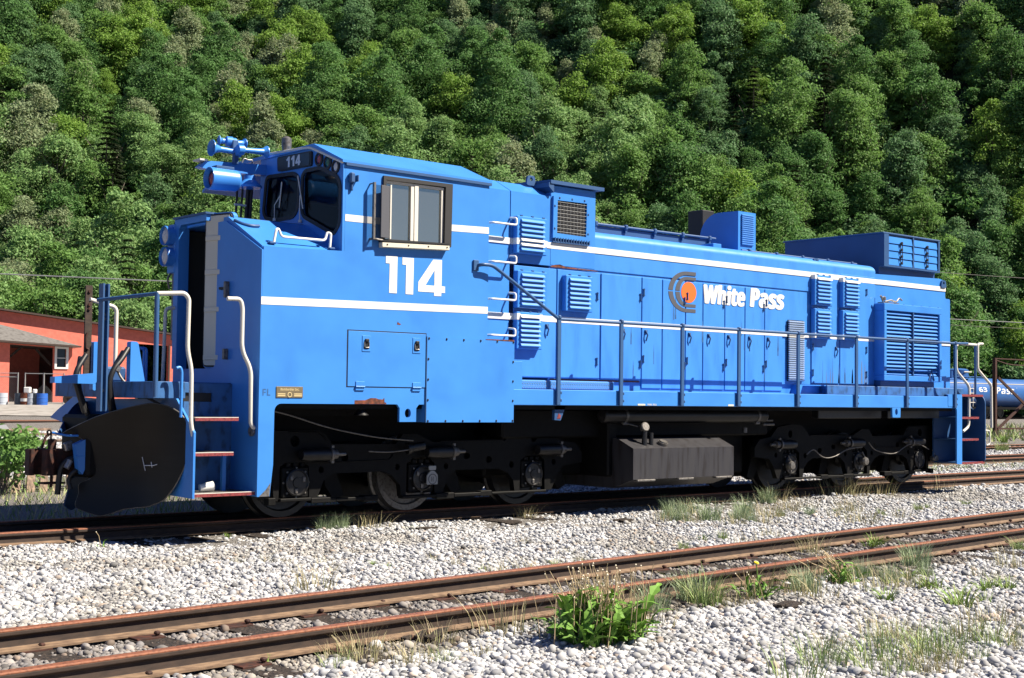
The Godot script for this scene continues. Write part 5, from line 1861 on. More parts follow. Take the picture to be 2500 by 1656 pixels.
func build_gravel():
	var root := thing("gravel", Vector3.ZERO, "pale grey and white gravel stones covering the ground between the tracks", "gravel", "", "stuff")
	var patch := FastNoiseLite.new()
	patch.seed = 77
	patch.frequency = 0.35
	var kinds := 6
	var bufs := []
	for k in kinds:
		bufs.append(PackedFloat32Array())
	var r := RandomNumberGenerator.new()
	r.seed = 5
	var total := 0
	for i in 980000:
		# denser towards the viewer's side of the yard, thinning with distance
		var u := 5.6 + pow(r.randf(), 1.75) * 34.0
		var w := r.randf_range(-1.0, 1.0) * (0.40 * u + 1.2)
		var p := yard(u, w, 0.0)
		var gap := rail_gap(p)
		if gap < 0.05:
			continue
		if p.z < -0.75 and p.x < 10.5 and p.z > -8.5:
			continue
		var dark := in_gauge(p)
		var tie := on_tie(p)
		if tie == 1.0 and r.randf() > (0.06 if dark else 0.35):
			continue
		if tie == 2.0 and r.randf() > 0.35:
			continue
		var pn := patch.get_noise_2d(p.x, p.z)
		if dark and r.randf() < 0.2:
			continue
		var size := clampf(0.0098 * exp(r.randfn() * 0.45), 0.004, 0.034)
		if u > 14.0:
			size *= 1.0 + (u - 14.0) * 0.035
		var keep := 1.0
		if gap < 0.12:
			size *= 0.7
		var bs := Basis.from_euler(Vector3(r.randfn() * 0.28, r.randf() * TAU, r.randfn() * 0.28)).scaled(Vector3(size, size, size) * r.randf_range(0.85, 1.2))
		var y := ground_y(u, w) + size * r.randf_range(-0.1, 0.75)
		if absf(p.z) > 0.55 and p.z > 0.0 and p.z < 2.2:
			y += 0.02 * sin(p.x * 1.7 + p.z) * smoothstep(2.2, 1.0, p.z)
		var g := r.randf_range(0.22, 0.52)
		var c := Color(g * 0.985, g * 0.99, g)
		var q := r.randf()
		if q < 0.26:
			c = Color(g * 0.62, g * 0.64, g * 0.69)
		elif q < 0.31:
			c = Color(g * 0.85, g * 0.72, g * 0.62)
		elif q < 0.36:
			c = Color(g * 0.4, g * 0.4, g * 0.42)
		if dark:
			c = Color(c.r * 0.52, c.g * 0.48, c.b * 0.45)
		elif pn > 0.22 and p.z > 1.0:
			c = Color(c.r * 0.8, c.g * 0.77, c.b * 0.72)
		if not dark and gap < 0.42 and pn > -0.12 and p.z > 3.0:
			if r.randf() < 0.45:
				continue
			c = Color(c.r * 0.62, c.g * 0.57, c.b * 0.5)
		var k := i % kinds
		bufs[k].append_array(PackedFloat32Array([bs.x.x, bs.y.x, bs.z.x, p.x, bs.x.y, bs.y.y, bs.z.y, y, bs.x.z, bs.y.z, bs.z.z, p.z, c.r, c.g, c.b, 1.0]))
		total += 1
	print("stones ", total)
	for k in kinds:
		var mm := MultiMesh.new()
		mm.transform_format = MultiMesh.TRANSFORM_3D
		mm.use_colors = true
		mm.mesh = stone_mesh(100 + k)
		mm.instance_count = bufs[k].size() / 16
		mm.buffer = bufs[k]
		var mi := MultiMeshInstance3D.new()
		mi.name = "stones"
		mi.multimesh = mm
		mi.material_override = M.stone
		mi.set_meta("kind", "stuff")
		root.add_child(mi, true)

# ---------------------------------------------------------------- plants
func blades(seed_: int, count: int, h: float, spread: float, lean: float, wide: float, cols: Array, heads := 0.0) -> ArrayMesh:
	var r := RandomNumberGenerator.new()
	r.seed = seed_
	var b := B.new()
	b.colored = true
	for i in count:
		var a := r.randf() * TAU
		var rad := spread * sqrt(r.randf())
		var p := V(cos(a) * rad, -0.01, sin(a) * rad)
		var out := V(cos(a + r.randfn() * 0.6), 0, sin(a + r.randfn() * 0.6))
		var hh := h * r.randf_range(0.45, 1.0)
		var ln := lean * r.randf_range(0.2, 1.2) * hh
		var sd := out.cross(Vector3.UP).rotated(Vector3.UP, r.randf_range(-0.8, 0.8)) * wide * 0.5
		var c: Color = cols[r.randi() % cols.size()]
		var f := r.randf_range(0.75, 1.2)
		b.tint = Color(c.r * f, c.g * f, c.b * f)
		var prev := [p - sd, p + sd]
		for s in range(1, 5):
			var t := s / 4.0
			var q := p + Vector3.UP * hh * (t - 0.18 * t * t * lean) + out * ln * t * t
			var k := sd * (1.0 - t * 0.92)
			b.quad(prev[0], prev[1], q + k, q - k)
			prev = [q - k, q + k]
		if r.randf() < heads:
			var tip: Vector3 = (prev[0] + prev[1]) * 0.5
			b.tint = Color(0.30, 0.22, 0.12)
			for s in 7:
				var q := tip + V(r.randfn() * 0.006, -s * 0.011 + 0.02, r.randfn() * 0.006)
				b.tri(q, q + V(0.006, 0.008, 0.002), q + V(-0.002, 0.012, 0.006))
	return b.mesh()

func leaf_shape(seed_: int, ln: float, wide: float, jag: float, arch: float) -> ArrayMesh:
	var r := RandomNumberGenerator.new()
	r.seed = seed_
	var b := B.new()
	b.colored = true
	var steps := 9
	var g := r.randf_range(0.85, 1.15)
	var prev := []
	for i in steps + 1:
		var t := float(i) / steps
		var w := wide * 0.5 * (0.18 + sin(minf(t * 1.05, 1.0) * PI * 0.82) * 0.95) * (1.0 - 0.95 * pow(t, 7.0))
		w *= 1.0 + jag * (0.5 if i % 2 == 0 else -0.5)
		var c := V(0, sin(t * PI * 0.72) * arch * ln + 0.01, t * ln * (1.0 - 0.25 * arch))
		var row := [c + V(-w, w * 0.35, 0), c, c + V(w, w * 0.35, 0)]
		if i > 0:
			b.tint = Color(0.085 * g, 0.19 * g, 0.02 * g) if i % 2 else Color(0.105 * g, 0.22 * g, 0.026 * g)
			b.quad(prev[0], prev[1], row[1], row[0])
			b.quad(prev[1], prev[2], row[2], row[1])
		prev = row
	return b.mesh()

# a rosette of long toothed leaves with dry flower stalks
func dock_plant(called: String, at: Vector3, label: String, leaves: int, size: float, stalks: int, lean: Vector3, seed_: int, flower := false):
	var r := RandomNumberGenerator.new()
	r.seed = seed_
	var t := thing(called, at, label, "weed plant", "leafy weeds by the front track")
	var shapes := []
	for k in 4:
		shapes.append(leaf_shape(seed_ + k, size * (0.75 + 0.16 * k), size * 0.14, 0.8, 0.18 + 0.10 * k))
	for i in leaves:
		var a := TAU * i * 0.381966 + r.randfn() * 0.2
		var tilt := -lerpf(0.05, 0.95, pow(r.randf(), 1.5))
		var bs := Basis(Vector3.UP, a) * Basis(Vector3.RIGHT, tilt) * Basis(Vector3.BACK, r.randfn() * 0.35)
		again(t, "leaf", shapes[i % 4], M.grass, at + V(clampf(r.randfn(), -1.6, 1.6) * 1.7, 0, clampf(r.randfn(), -1.5, 1.5)) * size * 0.27, bs.scaled(Vector3.ONE * r.randf_range(0.6, 1.1)))
	if stalks > 0:
		var b := B.new()
		b.colored = true
		for i in stalks:
			var p := at + V(r.randfn() * 1.4, 0, r.randfn()) * size * 0.28
			var tip := p + V(r.randfn() * 0.25, r.randf_range(0.8, 1.3), r.randfn() * 0.25) * size * 1.1 + lean * r.randf_range(0.5, 1.2)
			var mid := (p + tip) * 0.5 + Vector3.UP * 0.04
			b.tint = Color(0.42, 0.33, 0.2) * r.randf_range(0.7, 1.3)
			b.tube([p, mid, tip], 0.0034, 4, 0.002)
			if r.randf() < 0.6:
				b.tint = Color(0.6, 0.56, 0.44)
				b.lathe(tip, Vector3.UP, [Vector2(-0.005, 0), Vector2(0, 0.0055), Vector2(0.006, 0)], 6)
		part(t, "dry_stalks", b, M.grass)
	if flower:
		var b := B.new()
		b.colored = true
		b.tint = Color(0.12, 0.2, 0.04)
		var tip := at + V(-0.05, 0.24, 0.0)
		b.tube([at, at + V(-0.03, 0.13, 0), tip], 0.004, 5)
		b.tint = Color(0.75, 0.55, 0.01)
		b.lathe(tip, V(0, 1, 0.3), [Vector2(0.0, 0.0), Vector2(0.004, 0.018), Vector2(0.012, 0.016), Vector2(0.014, 0.0)], 12)
		part(t, "yellow_flower", b, M.grass)

func build_weeds():
	var green := [Color(0.17, 0.26, 0.075), Color(0.22, 0.30, 0.11), Color(0.28, 0.31, 0.14)]
	var blue := [Color(0.24, 0.31, 0.19), Color(0.29, 0.35, 0.22), Color(0.2, 0.28, 0.14)]
	var straw := [Color(0.4, 0.34, 0.2), Color(0.32, 0.29, 0.16), Color(0.26, 0.27, 0.13)]
	var leafy := [Color(0.13, 0.23, 0.04), Color(0.19, 0.26, 0.06)]
	var kinds := {
		"g": [[blades(1, 150, 1.0, 0.4, 0.6, 0.03, green), blades(2, 130, 1.0, 0.42, 0.75, 0.03, green)], "green grass tuft"],
		"b": [[blades(3, 210, 1.0, 0.4, 0.55, 0.022, blue), blades(4, 190, 1.0, 0.45, 0.65, 0.022, blue)], "fine blue-green grass tuft"],
		"s": [[blades(5, 60, 1.0, 0.6, 0.5, 0.02, straw, 0.6), blades(6, 48, 1.0, 0.5, 0.4, 0.02, straw, 0.7)], "straw-coloured grass wisps"],
		"a": [[blades(9, 46, 1.0, 0.55, 0.7, 0.028, green, 0.2), blades(10, 60, 1.0, 0.6, 0.6, 0.024, green, 0.2)], "airy green grass tuft"],
		"l": [[blades(7, 36, 1.0, 0.4, 0.9, 0.09, leafy), blades(8, 28, 1.0, 0.5, 1.1, 0.08, leafy)], "small leafy green weed"],
	}
	# kind, height, x, z, where it grows
	var list := [
		["b", 0.24, 11.3, 2.12, "right of the rear truck"], ["b", 0.12, 12.87, 2.29, "on the gravel behind the far rusty rail"], ["b", 0.24, 12.04, 2.0, "right of the rear truck"], ["s", 0.22, 12.25, 2.15, "on the gravel behind the far rusty rail"],
		["s", 0.12, 10.49, 3.61, "against the far rusty rail"], ["g", 0.24, 6.65, 6.1, "left of the dandelion with the yellow flower"], ["b", 0.2, 9.64, 5.74, "outside the near rusty rail at the right"], ["g", 0.13, 11.48, 5.62, "outside the near rusty rail at the right edge"],
		["l", 0.1, 8.89, 6.16, "on the gravel at the right"], ["l", 0.14, 8.61, 6.52, "on the gravel at the right"], ["l", 0.15, 7.97, 7.12, "on the gravel at the right"], ["l", 0.11, 8.98, 6.79, "on the gravel at the right"], ["l", 0.1, 8.99, 6.89, "on the gravel at the right"],
		["s", 0.18, 7.03, 7.81, "near the lower right corner"], ["a", 0.2, 5.62, 7.77, "on the gravel near the lower right corner"], ["a", 0.19, 5.76, 8.06, "on the gravel near the lower right corner"], ["a", 0.19, 6.21, 7.95, "on the gravel near the lower right corner"], ["b", 0.07, 5.8, 7.78, "low on the gravel near the lower right corner"],
		["s", 0.16, 6.6, 7.5, "near the lower right corner"], ["s", 0.14, 6.0, 8.2, "near the lower right corner"], ["a", 0.13, 6.9, 8.0, "on the gravel near the lower right corner"],
		["l", 0.12, 10.53, 4.7, "between the rusty rails at the right"], ["l", 0.12, 10.75, 4.62, "between the rusty rails at the right"], ["l", 0.08, 9.72, 3.41, "against the far rusty rail"], ["g", 0.1, 9.9, 3.5, "against the far rusty rail"],
		["s", 0.16, 7.7, 0.93, "beside the near rail under the front truck"], ["b", 0.2, 11.75, 1.07, "beside the near rail below the fuel tank"], ["b", 0.19, 11.71, 1.42, "beside the near rail below the fuel tank"], ["s", 0.14, 9.83, 0.75, "beside the near rail under the front truck"],
		["l", 0.07, 7.93, 1.23, "on the gravel below the cover panel"], ["l", 0.05, 6.11, 3.19, "on the open gravel at the left"], ["l", 0.05, 6.09, 3.39, "on the open gravel at the left"], ["l", 0.06, 7.25, 4.05, "against the far rusty rail"], ["l", 0.05, 6.58, 3.95, "on the open gravel at the left"],
		["g", 0.09, 8.93, 3.88, "against the far rusty rail"], ["b", 0.19, 6.2, 6.08, "between the big weed and the near rusty rail"], ["b", 0.2, 6.74, 5.92, "outside the near rusty rail"], ["s", 0.12, 4.05, 6.46, "beside the near rusty rail, bottom centre"], ["a", 0.1, 4.2, 6.55, "beside the near rusty rail, bottom centre"],
		["b", 0.17, 7.26, 0.72, "beside the near rail under the front truck"], ["b", 0.18, 7.42, 0.75, "beside the near rail under the front truck"], ["s", 0.17, 7.66, 0.72, "beside the near rail under the front truck"], ["l", 0.05, 6.19, 0.75, "on the gravel below the front steps"],
		["a", 0.13, 3.71, 6.31, "beside the near rusty rail, bottom centre"], ["s", 0.12, 3.85, 6.35, "beside the near rusty rail, bottom centre"], ["l", 0.05, 3.47, 5.92, "beside the near rusty rail, bottom centre"], ["s", 0.08, 5.82, 2.99, "on the open gravel at the left"], ["s", 0.06, 5.65, 2.67, "on the open gravel at the left"], ["s", 0.07, 5.3, 2.5, "on the open gravel at the left"],
		["s", 0.26, 14.18, 0.72, "beside the near rail under the rear truck"], ["s", 0.3, 15.55, 0.75, "beside the near rail under the rear truck"], ["s", 0.28, 15.9, 0.7, "beside the near rail under the rear truck"], ["s", 0.26, 16.53, 0.72, "beside the near rail under the rear truck"], ["s", 0.24, 18.08, 0.78, "beside the near rail behind the rear steps"], ["b", 0.2, 13.9, 0.85, "beside the near rail under the rear truck"],
		["s", 0.18, 5.0, 4.05, "against the far rusty rail"], ["s", 0.2, 5.6, 6.2, "around the big leafy weed"], ["s", 0.22, 4.95, 6.1, "around the big leafy weed"], ["s", 0.2, 7.6, 5.6, "outside the near rusty rail"], ["s", 0.18, 8.4, 5.5, "outside the near rusty rail"], ["s", 0.16, 9.3, 4.4, "between the rusty rails at the right"], ["s", 0.14, 13.5, 3.1, "on the gravel behind the far rusty rail"], ["g", 0.1, 14.6, 2.6, "on the gravel behind the far rusty rail"], ["g", 0.09, 13.6, 2.75, "on the gravel behind the far rusty rail"],
		["l", 0.12, 20.3, -2.6, "behind the rear steps"], ["l", 0.14, 21.5, -2.9, "behind the rear steps"], ["g", 0.3, 33.5, -6.9, "beside the third track at the right"], ["g", 0.3, 35.5, -6.6, "beside the third track at the right"], ["l", 0.3, 40.0, -10.5, "beside the third track at the right"], ["l", 0.3, 42.5, -10.8, "beside the third track at the right"],
	]
	# wisps and tufts strewn over stretches of the gravel
	for z in [["s", 14, 10.6, 14.0, 1.6, 3.3, 0.17, "on the gravel behind the far rusty rail"], ["b", 9, 10.8, 13.2, 1.5, 2.6, 0.16, "right of the rear truck"], ["g", 8, 11.5, 16.0, 1.6, 3.0, 0.08, "on the gravel behind the far rusty rail"], ["s", 14, 5.6, 11.5, 6.1, 6.6, 0.17, "outside the near rusty rail"], ["s", 10, 6.2, 10.5, 4.0, 4.7, 0.13, "between the rusty rails at the right"], ["a", 12, 5.2, 7.2, 7.6, 8.15, 0.18, "on the gravel near the lower right corner"], ["s", 10, 5.5, 7.6, 7.5, 8.2, 0.15, "near the lower right corner"], ["l", 8, 7.6, 9.6, 6.2, 7.3, 0.09, "on the gravel at the right"], ["s", 8, 5.5, 8.5, 2.4, 3.6, 0.07, "on the open gravel at the left"], ["s", 7, 3.4, 4.6, 6.1, 6.6, 0.12, "beside the near rusty rail, bottom centre"], ["b", 5, 7.0, 9.5, 5.7, 6.2, 0.16, "outside the near rusty rail"]]:
		for i in z[1]:
			list.append([z[0], z[6] * rng.randf_range(0.6, 1.2), rng.randf_range(z[2], z[3]), rng.randf_range(z[4], z[5]) - (0.0 if z[4] < 4.0 or z[4] > 7.0 else 0.0815 * (rng.randf() * 0.0)), z[7]])
	var tufts := []
	var k := 0
	for e in list:
		if rail_gap(V(e[2], 0, e[3])) < 0.09:
			e[3] += 0.14
		var kind = kinds[e[0]]
		var o := MeshInstance3D.new()
		o.name = numbered("grass_tuft" if e[0] != "l" else "weed")
		o.mesh = kind[0][k % 2]
		o.material_override = M.grass
		add_child(o, true)
		var sc: float = e[1] * 1.25
		var wide: float = sc * (1.0 if e[0] != "s" else 1.5) * rng.randf_range(0.8, 1.15)
		var u := (V(e[2], 0, e[3]) - V(0, 0, 11.9)).dot(FW)
		var w := (V(e[2], 0, e[3]) - V(0, 0, 11.9)).dot(RT)
		o.transform = Transform3D(Basis(Vector3.UP, rng.randf() * TAU).scaled(V(wide, sc, wide)), V(e[2], ground_y(u, w), e[3]))
		tag(o, "%s %s" % [kind[1], e[4]], "grass" if e[0] != "l" else "weed", "grass tufts and weeds on the gravel")
		tufts.append(o)
		k += 1
	tell_apart(tufts)
	dock_plant("leafy_weed", V(5.2, GY, 6.64), "largest leafy green weed, bristling with dry stalks outside the near rail", 190, 0.29, 110, V(-0.05, 0.02, 0.0), 61)
	dock_plant("dandelion", V(7.2, GY, 6.12), "dandelion with one yellow flower beside the near rusty rail", 34, 0.18, 7, V(-0.12, 0.0, 0.05), 71, true)
	dock_plant("leafy_weed", V(8.27, GY, 6.0), "leafy weed with pale straw stalks leaning left outside the near rail", 46, 0.17, 26, V(-0.2, 0.02, -0.02), 81)
	dock_plant("leafy_weed", V(4.85, GY, 0.98), "small leafy weed with one brown stalk below the plow", 5, 0.09, 1, V(-0.04, 0.1, 0.0), 91)
	# grey-green branching weed at the foot of the largest one
	var b := B.new()
	b.colored = true
	var r := RandomNumberGenerator.new()
	r.seed = 12
	for i in 40:
		var p := V(5.12 + r.randfn() * 0.09, GY, 6.42 + r.randfn() * 0.06)
		var tip := p + V(r.randfn() * 0.05, r.randf_range(0.05, 0.14), r.randfn() * 0.05)
		b.tint = Color(0.17, 0.22, 0.12) * r.randf_range(0.8, 1.2)
		b.tube([p, tip], 0.002, 4)
		for j in 9:
			var q := p.lerp(tip, r.randf_range(0.3, 1.0))
			var d := V(r.randfn(), 0.4, r.randfn()).normalized() * 0.03
			b.tri(q, q + d + d.cross(Vector3.UP) * 0.2, q + d - d.cross(Vector3.UP) * 0.2)
	single("branching_weed", b, M.grass, "grey-green branching weed at the left foot of the largest weed", "weed plant", "", "", V(5.12, GY, 6.42))
	# low grass that nobody could count, in the shade behind the plow and along far tracks
	b = B.new()
	b.colored = true
	for i in 12000:
		var p: Vector3
		if i < 4200:
			p = V(r.randf_range(3.5, 10.0), GY, r.randf_range(-8.0, -0.8))
		elif i < 10500:
			p = V(r.randf_range(34.0, 75.0), GY + 0.03, r.randf_range(-24.0, -11.0))
		else:
			p = V(r.randf_range(20.0, 40.0), GY, r.randf_range(-2.9, -2.2))
		var h := r.randf_range(0.04, 0.16) * (2.4 if i >= 4200 and i < 10500 else 1.0)
		var d := V(r.randfn() * 0.4, 1, r.randfn() * 0.4) * h
		var s := V(r.randfn(), 0, r.randfn()).normalized() * (0.05 if i >= 4200 and i < 10500 else 0.008)
		var c: Color = (straw if r.randf() < 0.3 else green)[r.randi() % 3]
		b.tint = c
		b.tri(p - s, p + s, p + d)
	single("ground_grass", b, M.grass, "low rough grass growing behind the locomotive", "grass", "", "stuff")
	# timber scraps and larger stones lying about
	for q in [[4.55, 5.95, 0.42, 0.6, "splintered grey tie end sticking out beside the near rusty rail"], [9.2, 1.22, 0.3, 0.3, "weathered board on the gravel below the front truck"], [8.05, 1.28, 0.2, 0.2, "short wood scrap on the gravel below the cover panel"], [7.02, 6.48, 0.26, 0.35, "dark wood block at the foot of the dandelion"], [10.35, 1.75, 0.3, 0.25, "thin wood strip on the gravel in front of the fuel tank"]]:
		b = B.new()
		for j in 4:
			var l: float = q[2] * r.randf_range(0.7, 1.0)
			b.box(V(q[0] + r.randfn() * 0.02, GY + 0.02 + r.randf() * 0.012, q[1] + (j - 1.5) * 0.035), V(l, 0.022, 0.036), 0.004, Basis(Vector3.UP, q[3] + r.randfn() * 0.05))
		single("wood_scrap", b, M.tie, q[4], "wood scrap", "", "", V(q[0], GY, q[1]))
	for q in [[4.15, 6.02, 0.05, "pale rounded stone beside the near rusty rail, larger than the gravel"], [5.36, 3.92, 0.05, "flat pale stone on the open gravel, larger than the rest"], [3.0, 5.3, 0.035, "round grey stone between the rusty rails"]]:
		var o := MeshInstance3D.new()
		o.name = numbered("large_stone")
		o.mesh = stone_mesh(200 + int(q[0] * 10))
		o.material_override = mat("big_stone" + str(q[2]), lin(0.6, 0.59, 0.58), 0.85)
		add_child(o, true)
		o.transform = Transform3D(Basis(Vector3.UP, q[0]).scaled(Vector3.ONE * q[2]), V(q[0], GY + 0.012, q[1]))
		tag(o, q[3], "stone")

func leaves_into(b: B, at: Vector3, rad: float, count: int, size: float, r: RandomNumberGenerator, base: Color, flat := 0.8):
	for i in count:
		var d := Vector3(r.randfn(), r.randfn(), r.randfn()).normalized()
		d.y = absf(d.y) * 0.9 - 0.15 if r.randf() < 0.75 else d.y
		var p := at + d * rad * (0.50 + 0.62 * r.randf()) * V(1, flat, 1)
		var nn := (d * 0.8 + Vector3(r.randfn(), r.randfn() + 0.5, r.randfn()) * 0.65).normalized()
		var u := nn.cross(Vector3(r.randfn(), r.randfn(), r.randfn())).normalized()
		var v := nn.cross(u)
		var s := size * r.randf_range(0.6, 1.3)
		var f := r.randf_range(0.7, 1.3)
		b.tint = Color(base.r * f * r.randf_range(0.9, 1.15), base.g * f, base.b * f)
		var q0 := p - u * s * 0.5
		var q1 := p + v * s * 0.3 + nn * s * 0.1
		var q2 := p + u * s * 0.6
		var q3 := p - v * s * 0.3 + nn * s * 0.1
		b.tri(q0, q1, q2, nn)
		b.tri(q0, q2, q3, nn)

func crown_mesh(seed_: int, h: float, rad: float, blobs: int, per: int, leaf: float, pointed: float) -> ArrayMesh:
	var r := RandomNumberGenerator.new()
	r.seed = seed_
	var b := B.new()
	b.colored = true
	# a few leaders, each with its own head, so that the outline is uneven
	var heads := []
	for k in 4:
		var a := TAU * k / 4.0 + r.randfn() * 0.5
		heads.append([V(cos(a), 0, sin(a)) * rad * r.randf_range(0.2, 0.55), r.randf_range(0.68, 1.0), r.randf_range(0.5, 0.8)])
	for i in blobs:
		var hd = heads[i % 4]
		var t := pow(r.randf(), 0.75)
		var env := sin(PI * (0.10 + 0.84 * t)) if pointed < 0.5 else (1.0 - t) * 0.85 + 0.1
		var a := r.randf() * TAU
		var rr: float = rad * env * hd[2] * (0.3 + 0.6 * sqrt(r.randf()))
		var at: Vector3 = hd[0] * (0.4 + 0.6 * env) + V(cos(a) * rr, h * (0.04 + 0.92 * t * hd[1]), sin(a) * rr)
		var f := r.randf_range(0.75, 1.25)
		leaves_into(b, at, rad * r.randf_range(0.16, 0.40), int(per * r.randf_range(0.6, 1.2)), leaf, r, Color(f, f, f * 0.95), r.randf_range(0.8, 1.05))
	return b.mesh()

func conifer_mesh(seed_: int, h: float, rad: float) -> ArrayMesh:
	var r := RandomNumberGenerator.new()
	r.seed = seed_
	var b := B.new()
	b.colored = true
	var y := h * 0.12
	while y < h:
		var t := y / h
		var R := rad * (1.0 - t) + 0.12
		var k := int(6 + 8 * (1.0 - t))
		for i in k:
			var a := TAU * i / k + r.randfn() * 0.2
			var d := V(cos(a), 0, sin(a))
			var L := R * r.randf_range(0.75, 1.1)
			for j in 9:
				var s := L * (0.2 + 0.8 * j / 8.0)
				var p := V(0, y - s * 0.28, 0) + d * s
				var f := r.randf_range(0.6, 1.3)
				b.tint = Color(f, f, f)
				for e in [-1.0, 1.0]:
					var o := d.rotated(Vector3.UP, e * 0.9) * 0.34 * r.randf_range(0.6, 1.2)
					b.tri(p - d * 0.09, p + d * 0.1, p + o + V(0, -0.1 + r.randfn() * 0.05, 0), Vector3.UP)
		y += h * 0.042
	return b.mesh()

func trunk_mesh(h: float, r0: float, seed_: int) -> ArrayMesh:
	var r := RandomNumberGenerator.new()
	r.seed = seed_
	var b := B.new()
	b.tube([V(0, -0.6, 0), V(r.randfn() * 0.1, h * 0.35, r.randfn() * 0.1), V(r.randfn() * 0.2, h * 0.9, r.randfn() * 0.2)], r0, 7, r0 * 0.25)
	for i in 6:
		var a := TAU * i / 6.0
		var y := h * r.randf_range(0.3, 0.7)
		b.tube([V(0, y, 0), V(cos(a) * h * 0.1, y + h * 0.1, sin(a) * h * 0.1), V(cos(a) * h * 0.17, y + h * 0.22, sin(a) * h * 0.17)], r0 * 0.4, 5, r0 * 0.12)
	return b.mesh()

func build_forest():
	var kinds := []
	for k in 6:
		kinds.append([crown_mesh(300 + k, 9.5 + k % 3, 2.9 + 0.3 * (k % 3), 74 + 6 * (k % 3), 140, 0.24, 0.0 if k < 3 else 0.6), trunk_mesh(9.0, 0.16, 400 + k)])
	var con := [[conifer_mesh(501, 12.0, 2.1), trunk_mesh(10.0, 0.15, 511)], [conifer_mesh(502, 9.5, 1.8), trunk_mesh(8.0, 0.13, 512)]]
	var mats := [leaf_mat("leaf_mid", 0.15, 0.285, 0.075), leaf_mat("leaf_yellow", 0.19, 0.33, 0.06), leaf_mat("leaf_deep", 0.11, 0.235, 0.07), leaf_mat("leaf_pale", 0.27, 0.34, 0.19), leaf_mat("leaf_blue", 0.12, 0.235, 0.10), leaf_mat("leaf_light", 0.21, 0.355, 0.13)]
	var looks := ["mid green leafy tree", "bright yellow-green leafy tree", "deep green leafy tree", "pale silvery-leaved tree", "bluish green leafy tree", "light green leafy tree"]
	var dark := leaf_mat("needle", 0.030, 0.045, 0.022)
	var r := RandomNumberGenerator.new()
	r.seed = 2024
	var spots := []
	var u := 95.0
	while u < 176.0:
		var w := -0.40 * u - 22.0
		while w < 0.40 * u + 22.0:
			var uu := u + r.randf_range(-1.5, 1.5)
			var ww := w + r.randf_range(-1.5, 1.5)
			var y := hill_y(uu, ww)
			if y > 0.1:
				spots.append([uu, ww, y])
			w += 3.25
		u += 3.15
	# those in the picture, nearest first
	var seen := []
	var rest := []
	for s in spots:
		var el: float = (s[2] + 5.0 - 1.2) / s[0]
		if absf(s[1]) < 0.395 * s[0] + 2.0 and el < 0.315:
			seen.append(s)
		else:
			rest.append(s)
	seen.sort_custom(func(a, b): return a[0] < b[0])
	while seen.size() > 300:
		rest.append(seen.pop_back())
	var across := ["at the far left", "above the red building", "above the plow", "above the horn bracket", "above the cab roof", "above the air intake", "above the roof duct", "above the exhaust stack", "above the rear roof box", "at the far right"]
	var trees := []
	var k := 0
	for s in seen:
		var at := yard(s[0], s[1], s[2] - 0.3)
		var q := r.randf()
		var px: float = s[1] / s[0] / 0.3788 * 0.5 + 0.5
		var el: float = (s[2] + 5.0) / s[0]
		var place := "%s, %s" % [["low on the hillside", "midway up the hillside", "high on the hillside"][clampi(int(el / 0.115), 0, 2)], across[clampi(int(px * 10.0), 0, 9)]]
		var cone := q < 0.055
		var mi := 0
		if px > 0.62:
			mi = [2, 4, 2, 0, 4, 1, 0][r.randi() % 7]
		elif el < 0.14:
			mi = [0, 3, 5, 2, 5, 0][r.randi() % 6]
		else:
			mi = [0, 5, 0, 1, 5, 4, 5, 3][r.randi() % 8]
		var pick: Array = con[r.randi() % 2] if cone else kinds[r.randi() % 6]
		var label := "%s %s" % ["dark pointed spruce" if cone else looks[mi], place]
		var t := Node3D.new()
		t.name = numbered("spruce_tree" if cone else "leafy_tree")
		add_child(t, true)
		var sc := r.randf_range(0.58, 1.12)
		t.transform = Transform3D(Basis(Vector3.UP, r.randf() * TAU).scaled(V(sc * r.randf_range(0.95, 1.2), sc * r.randf_range(0.85, 1.1), sc)), at)
		tag(t, label, "tree", "trees on the hillside behind the locomotive")
		trees.append(t)
		for j in 2:
			var o := MeshInstance3D.new()
			o.name = ["crown", "trunk"][j]
			o.mesh = pick[j]
			o.material_override = ([dark, M.bark] if cone else [mats[mi], M.bark])[j]
			t.add_child(o, true)
		k += 1
	tell_apart(trees)
	# the rest of the wood, beyond the edges of the picture, as one mass
	var root := thing("forest", Vector3.ZERO, "continuing woodland beyond the trees that can be told apart", "forest", "", "stuff")
	for g in 5:
		var buf := PackedFloat32Array()
		for i in rest.size():
			if i % 5 != g:
				continue
			var s = rest[i]
			var p := yard(s[0], s[1], s[2] - 0.3)
			var bs := Basis(Vector3.UP, r.randf() * TAU).scaled(Vector3.ONE * r.randf_range(0.6, 1.1))
			buf.append_array(PackedFloat32Array([bs.x.x, bs.y.x, bs.z.x, p.x, bs.x.y, bs.y.y, bs.z.y, p.y, bs.x.z, bs.y.z, bs.z.z, p.z]))
		var mm := MultiMesh.new()
		mm.transform_format = MultiMesh.TRANSFORM_3D
		mm.mesh = kinds[g][0]
		mm.instance_count = buf.size() / 12
		mm.buffer = buf
		var mi := MultiMeshInstance3D.new()
		mi.name = "crowns"
		mi.multimesh = mm
		mi.material_override = mats[g]
		mi.set_meta("kind", "stuff")
		root.add_child(mi, true)
	# low growth between the trunks
	var low := crown_mesh(330, 3.4, 2.1, 34, 80, 0.27, 0.0)
